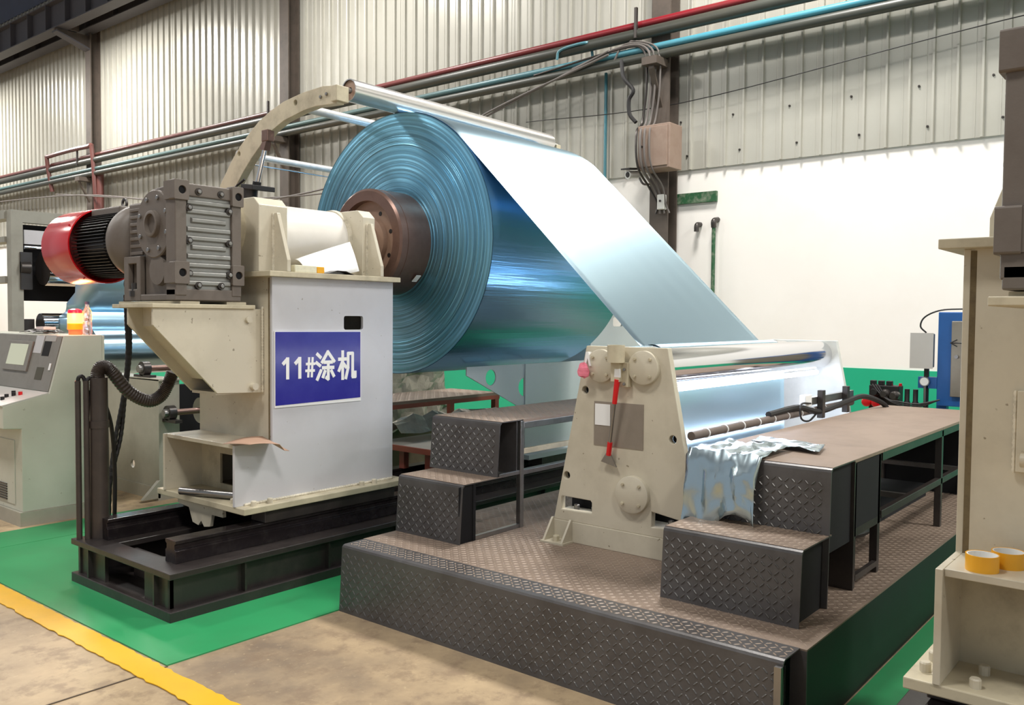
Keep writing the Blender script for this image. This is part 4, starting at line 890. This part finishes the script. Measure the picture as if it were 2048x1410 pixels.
M().lathe((2.95, 6.62, 1.345), (0, 0, 1), [(0, .045), (.035, .046), (.04, .052)], 24).build('base', plain('orange_base', (240, 100, 60), .4, emit=.7), wl, smooth=True)
M().lathe((2.95, 6.62, 1.385), (0, 0, 1), [(0, .055), (.045, .054)], 24).build('lens', plain('orange_lens', (255, 96, 10), .3, emit=2.2), wl, smooth=True)
M().lathe((2.95, 6.62, 1.43), (0, 0, 1), [(0, .054), (.075, .053)], 24).build('lit_lens', plain('hot_lens', (255, 200, 70), .3, emit=5), wl, smooth=True)
M().lathe((2.95, 6.62, 1.505), (0, 0, 1), [(0, .052), (.025, .046), (.035, .02)], 24).build('cap', plain('red_lens', (235, 8, 40), .3, emit=1.0), wl, smooth=True)
lp_ = bpy.data.lights.new('beacon_light', 'POINT'); lp_.energy = 5; lp_.color = (1, .25, .12); lp_.shadow_soft_size = .06
lo = bpy.data.objects.new('beacon_light', lp_); COL.objects.link(lo); lo.location = (2.88, 6.53, 1.50)
bt = thing('water_bottle', (3.02, 6.58, 1.345), 'clear plastic water bottle beside the warning beacon', 'bottle')
M().lathe((3.02, 6.58, 1.345), (0, 0, 1), [(0, .028), (.01, .033), (.09, .033), (.1, .03), (.11, .033), (.17, .033), (.2, .018), (.215, .014), (.23, .014)], 24).build('bottle_body', CLEAR, bt, smooth=True)
M().lathe((3.02, 6.58, 1.573), (0, 0, 1), [(0, .016), (.02, .016)], 16).build('cap', plain('navy', (50, 60, 90), .4), bt)
M().grid(crumple(8, 7, lambda u, v, h: (2.84+.16*v, 6.9+.45*u, 1.352+abs(h)+.03*u*v), .012, 33)).build('paper_sheets', CHROMED, solid=.003, label='dark crumpled paper sheets on the console top', cat='paper')
M().box(2.86, 2.95, 6.95, 7.08, 1.38, 1.40).build('paper_pad', plain('pinkish', (226, 206, 204), .6), label='small pinkish paper pad on the console top', cat='paper')

# ------------------------------------------------------------------ rear roller stand (second line)
gs = thing('rear_roller_stand', (3.65, 7.1, 0), 'grey stand with pillow block bearings behind the hose post', 'machine stand')
M().plate('X', [(6.62, .10), (8.0, .10), (8.0, .965), (6.62, .975)], [circ(7.05, .25, .035, 14)], 3.60, 3.62).build('end_panel', GREYST, gs)
M().box(3.62, 3.78, 6.62, 6.66, .1, .975).build('side_plate', GREYST, gs)
M().box(3.58, 3.9, 6.60, 8.0, .0, .10).build('plinth', GREYST, gs)
M().box(3.60, 3.80, 6.6, 8.0, .965, .98).build('top_plate', GREYST, gs)
def pillow(x, y, z, rl, rr_, label_):
    t = thing('bearing_roller', (x, y, z-.07), label_, 'roller')
    M().box(x-.03, x+.03, y-.13, y+.13, z-.075, z-.05).build('bearing_foot', CHROMED, t)
    M().lathe((x-.03, y, z), (1, 0, 0), [(0, .06), (.06, .06)], 24).build('bearing_housing', CHROMED, t, smooth=True)
    M().lathe((x-.06, y, z), (1, 0, 0), [(0, .03), (.03, .035)], 16).build('end_cap', STEEL, t, smooth=True)
    M().cyl((x, y, z), (x+.3, y, z), .025, 16).build('shaft', STEELB, t, smooth=True)
    M().lathe((x+.26, y, z), (1, 0, 0), [(0, rr_*1.25), (.02, rr_*1.25), (.02, rr_), (rl, rr_)], 32).build('roller_tube', CHROME, t, smooth=True)
pillow(3.66, 6.95, 1.05, 2.2, .06, 'upper chrome roller on a pillow block behind the hose')
pillow(3.66, 6.55, .71, 2.2, .085, 'lower chrome roller on a pillow block behind the hose')
M().box(3.85, 6.3, 6.9, 7.0, .3, .9).build('rear_trough', DARK, label='dark trough behind the rear rollers', cat='trough')
M().hexa([(3.45, 6.60, .02), (3.60, 6.60, .02), (3.60, 6.64, .02), (3.45, 6.64, .02), (3.59, 6.60, .16), (3.60, 6.60, .16), (3.60, 6.64, .16), (3.59, 6.64, .16)]).build('foot_gusset', GREYST, gs)
# rear rack with rollers and second web
rk = thing('roller_rack', (3.9, 8.6, 0), 'grey steel rack with rollers at far left behind the console', 'rack')
RY = 8.5
M().box(3.23, 3.33, RY, RY+.1, 0, 2.44).build('post', RACK, rk)
M().box(3.23, 3.33, RY+1.2, RY+1.3, 0, 2.44).build('post', RACK, rk)
M().box(3.33, 6.6, RY, RY+.08, 2.33, 2.44).build('top_beam', RACK, rk)
M().box(3.21, 3.33, RY+.1, RY+1.2, 2.36, 2.44).build('top_beam', RACK, rk)
M().box(3.21, 3.33, RY+.1, RY+1.2, 1.78, 1.84).build('side_beam', RACK, rk)
M().box(3.21, 3.33, RY+.1, RY+1.2, 2.15, 2.2).build('side_beam', RACK, rk)
M().box(3.36, 6.5, RY+.05, RY+.07, 2.14, 2.27).build('guard_sheet', PANEL, rk)
M().cyl((3.36, RY+.05, 2.11), (6.5, RY+.05, 2.11), .018, 10).build('guard_rod', CHROME, rk, smooth=True)
M().box(3.3, 6.6, RY+.2, RY+.24, 1.62, 2.33).build('dark_guard', DARK, rk)
M().box(3.30, 3.40, RY-.02, RY+.06, 1.72, 2.06).build('bearing_plate', CHROMED, rk)
M().lathe((3.30, RY, 1.92), (1, 0, 0), [(0, .055), (.08, .06)], 20).build('bearing_housing', CHROMED, rk, smooth=True)
M().lathe((3.48, RY-.05, 1.92), (1, 0, 0), [(0, .165), (3.0, .165)], 40).build('upper_roller', CHROME, rk, smooth=True)
M().lathe((3.475, RY-.05, 1.92), (1, 0, 0), [(0, .155), (.003, .155)], 40).build('roller_end', CHROMED, rk, smooth=True)
M().lathe((3.45, RY-.05, 1.41), (1, 0, 0), [(0, .095), (3.0, .095)], 32).build('lower_roller', CHROME, rk, smooth=True)
M().lathe((3.446, RY-.05, 1.41), (1, 0, 0), [(0, .09), (.003, .09)], 32).build('roller_end', CHROMED, rk, smooth=True)
M().box(3.33, 3.42, RY, RY+.1, 1.25, 1.45).build('bearing_plate', CHROMED, rk)
c2 = thing('rear_foil_roll', (4.9, 7.9, 1.2), 'blue foil web and roll of the second machine behind the beacon', 'foil sheet')
pts2 = [(RY-.2, 1.95), (RY-.22, 1.85), (RY-.2, 1.7), (RY-.16, 1.6), (RY-.15, 1.55), (RY-.13, 1.52), (RY-.145, 1.48), (RY-.16, 1.43), (RY-.155, 1.36), (RY-.1, 1.3)]
M().grid([[(3.56+(.14 if p[1] > 1.6 else .08 if p[1] > 1.5 else .02)+2.2*i/8, p[0], p[1]) for i in range(9)] for p in pts2]).build('web', COIL2, c2, smooth=True, solid=.002)
M().lathe((3.75, RY-.35, 1.15), (1, 0, 0), [(0, .22), (2.4, .22)], 48).build('roll', COIL2, c2, smooth=True)

# ------------------------------------------------------------------ blue cabinet and valves at far right
bc = thing('blue_cabinet', (7.1, 1.5, .55), 'blue machine cabinet with a steel cover near the white wall', 'cabinet')
M().box(7.0, 7.5, .9, 1.64, .87, 1.566).build('case', BLUEP, bc, bev=.006)
M().box(6.96, 7.0, .9, 1.54, .945, 1.50).build('steel_cover', SS, bc, bev=.004)
M().cyl((6.96, 1.50, 1.24), (6.94, 1.50, 1.24), .014, 10).build('screw', STEEL, bc)
mm = M()
for p, q in (((1.545, 1.34), (1.42, 1.34)), ((1.545, 1.34), (1.50, 1.365)), ((1.545, 1.34), (1.50, 1.315))):
    a = Vector((6.957, p[0], p[1])); b = Vector((6.957, q[0], q[1])); mm.tube([a, b], .004, 6)
mm.build('arrow_mark', BLACK, bc)
M().hexa([(7.05, 1.60, .0), (7.12, 1.60, .0), (7.12, 1.66, .0), (7.05, 1.66, .0), (7.05, 1.58, .87), (7.12, 1.58, .87), (7.12, 1.65, .87), (7.05, 1.65, .87)]).build('leg', BLUEP, bc)
M().box(7.05, 7.12, .92, .98, 0, .87).build('leg', BLUEP, bc)
M().box(7.0, 7.06, 1.64, 1.77, .995, 1.08).build('side_arm', BLUEP, bc)
gb = thing('grey_control_box', (7.0, 1.74, 1.15), 'pale grey box mounted left of the blue cabinet', 'box')
M().box(6.96, 7.05, 1.67, 1.81, 1.152, 1.405).build('case', RACK, gb, bev=.006)
M().box(6.95, 6.96, 1.66, 1.82, 1.145, 1.41).build('lid', paint('pale_lid', (196, 192, 186), .4, dirt=.1), gb)
M().box(7.0, 7.03, 1.70, 1.73, .8, 1.152).build('post', BLACK, gb)
ga = thing('pressure_gauge', (6.97, 1.72, 1.0), 'round pressure gauge on the blue arm', 'gauge')
M().lathe((6.995, 1.718, 1.047), (-1, 0, 0), [(0, .035), (.03, .035)], 24).build('gauge_case', STEEL, ga, smooth=True)
M().lathe((6.966, 1.718, 1.047), (-1, 0, 0), [(0, .029), (.002, .029)], 24).build('gauge_face', WHITE, ga)
M().cyl((6.99, 1.718, 1.01), (6.99, 1.718, .86), .01, 8).build('gauge_stem', STEEL, ga)
vm = thing('valve_block', (7.0, 1.95, .5), 'black hydraulic valve block with cables left of the gauge', 'valve')
M().box(6.98, 7.1, 1.90, 2.12, .80, 1.0).build('manifold', BLACK, vm, bev=.006)
for k in range(3):
    y = 2.06-k*.07
    M().lathe((6.98, y, .95-.01*k), (-1, 0, 0), [(0, .034), (.05, .034), (.055, .024), (.09, .024)], 20).build('solenoid', BLACK if k == 0 else CHROMED, vm, smooth=True)
for y in (1.85, 1.79): M().lathe((7.02, y, .78), (0, 0, 1), [(0, .024), (.1, .024), (.11, .018), (.2, .018)], 12).build('valve_body', BLACK, vm, smooth=True)
for y in (2.10, 2.04, 1.98): M().box(7.0, 7.05, y-.02, y+.02, 1.0, 1.035).build('coil_plug', BLACK, vm, bev=.004)
for y in (1.97, 1.9): M().cyl((7.02, y, 1.0), (7.02, y, 1.02), .012, 8).build('cap', REDP, vm)
for k, (y, lb) in enumerate(((2.12, 'red round valve handle, left one beneath the valve block'), (2.05, 'red round valve handle, right one beneath the valve block'))):
    M().lathe((6.93, y, .872), (1, .2, 0), [(-.035, .012), (-.03, .03), (-.01, .038), (.02, .036), (.05, .02), (.12, .012)], 20).build('handle', REDP, vm, smooth=True)
for k in range(3):
    cable([(6.93, 2.08-.02*k, 1.01), (6.9, 2.0-.02*k, .93-.01*k), (6.88, 1.88, .87+.012*k), (6.88, 1.74, .86+.012*k), (6.93, 1.6, .92)], .006, ['black cable sagging from valve block to blue cabinet, lowest strand', 'black cable sagging from valve block to blue cabinet, middle strand', 'black cable sagging from valve block to blue cabinet, top strand'][k], BLACK, 6, group='cables below the valve block')
cable([(7.0, 1.72, 1.41), (6.99, 1.76, 1.46), (6.99, 1.73, 1.53), (6.99, 1.62, 1.58), (6.99, 1.45, 1.59)], .006, 'thin black cable arching over the grey box to the blue cabinet', BLACK, 6)
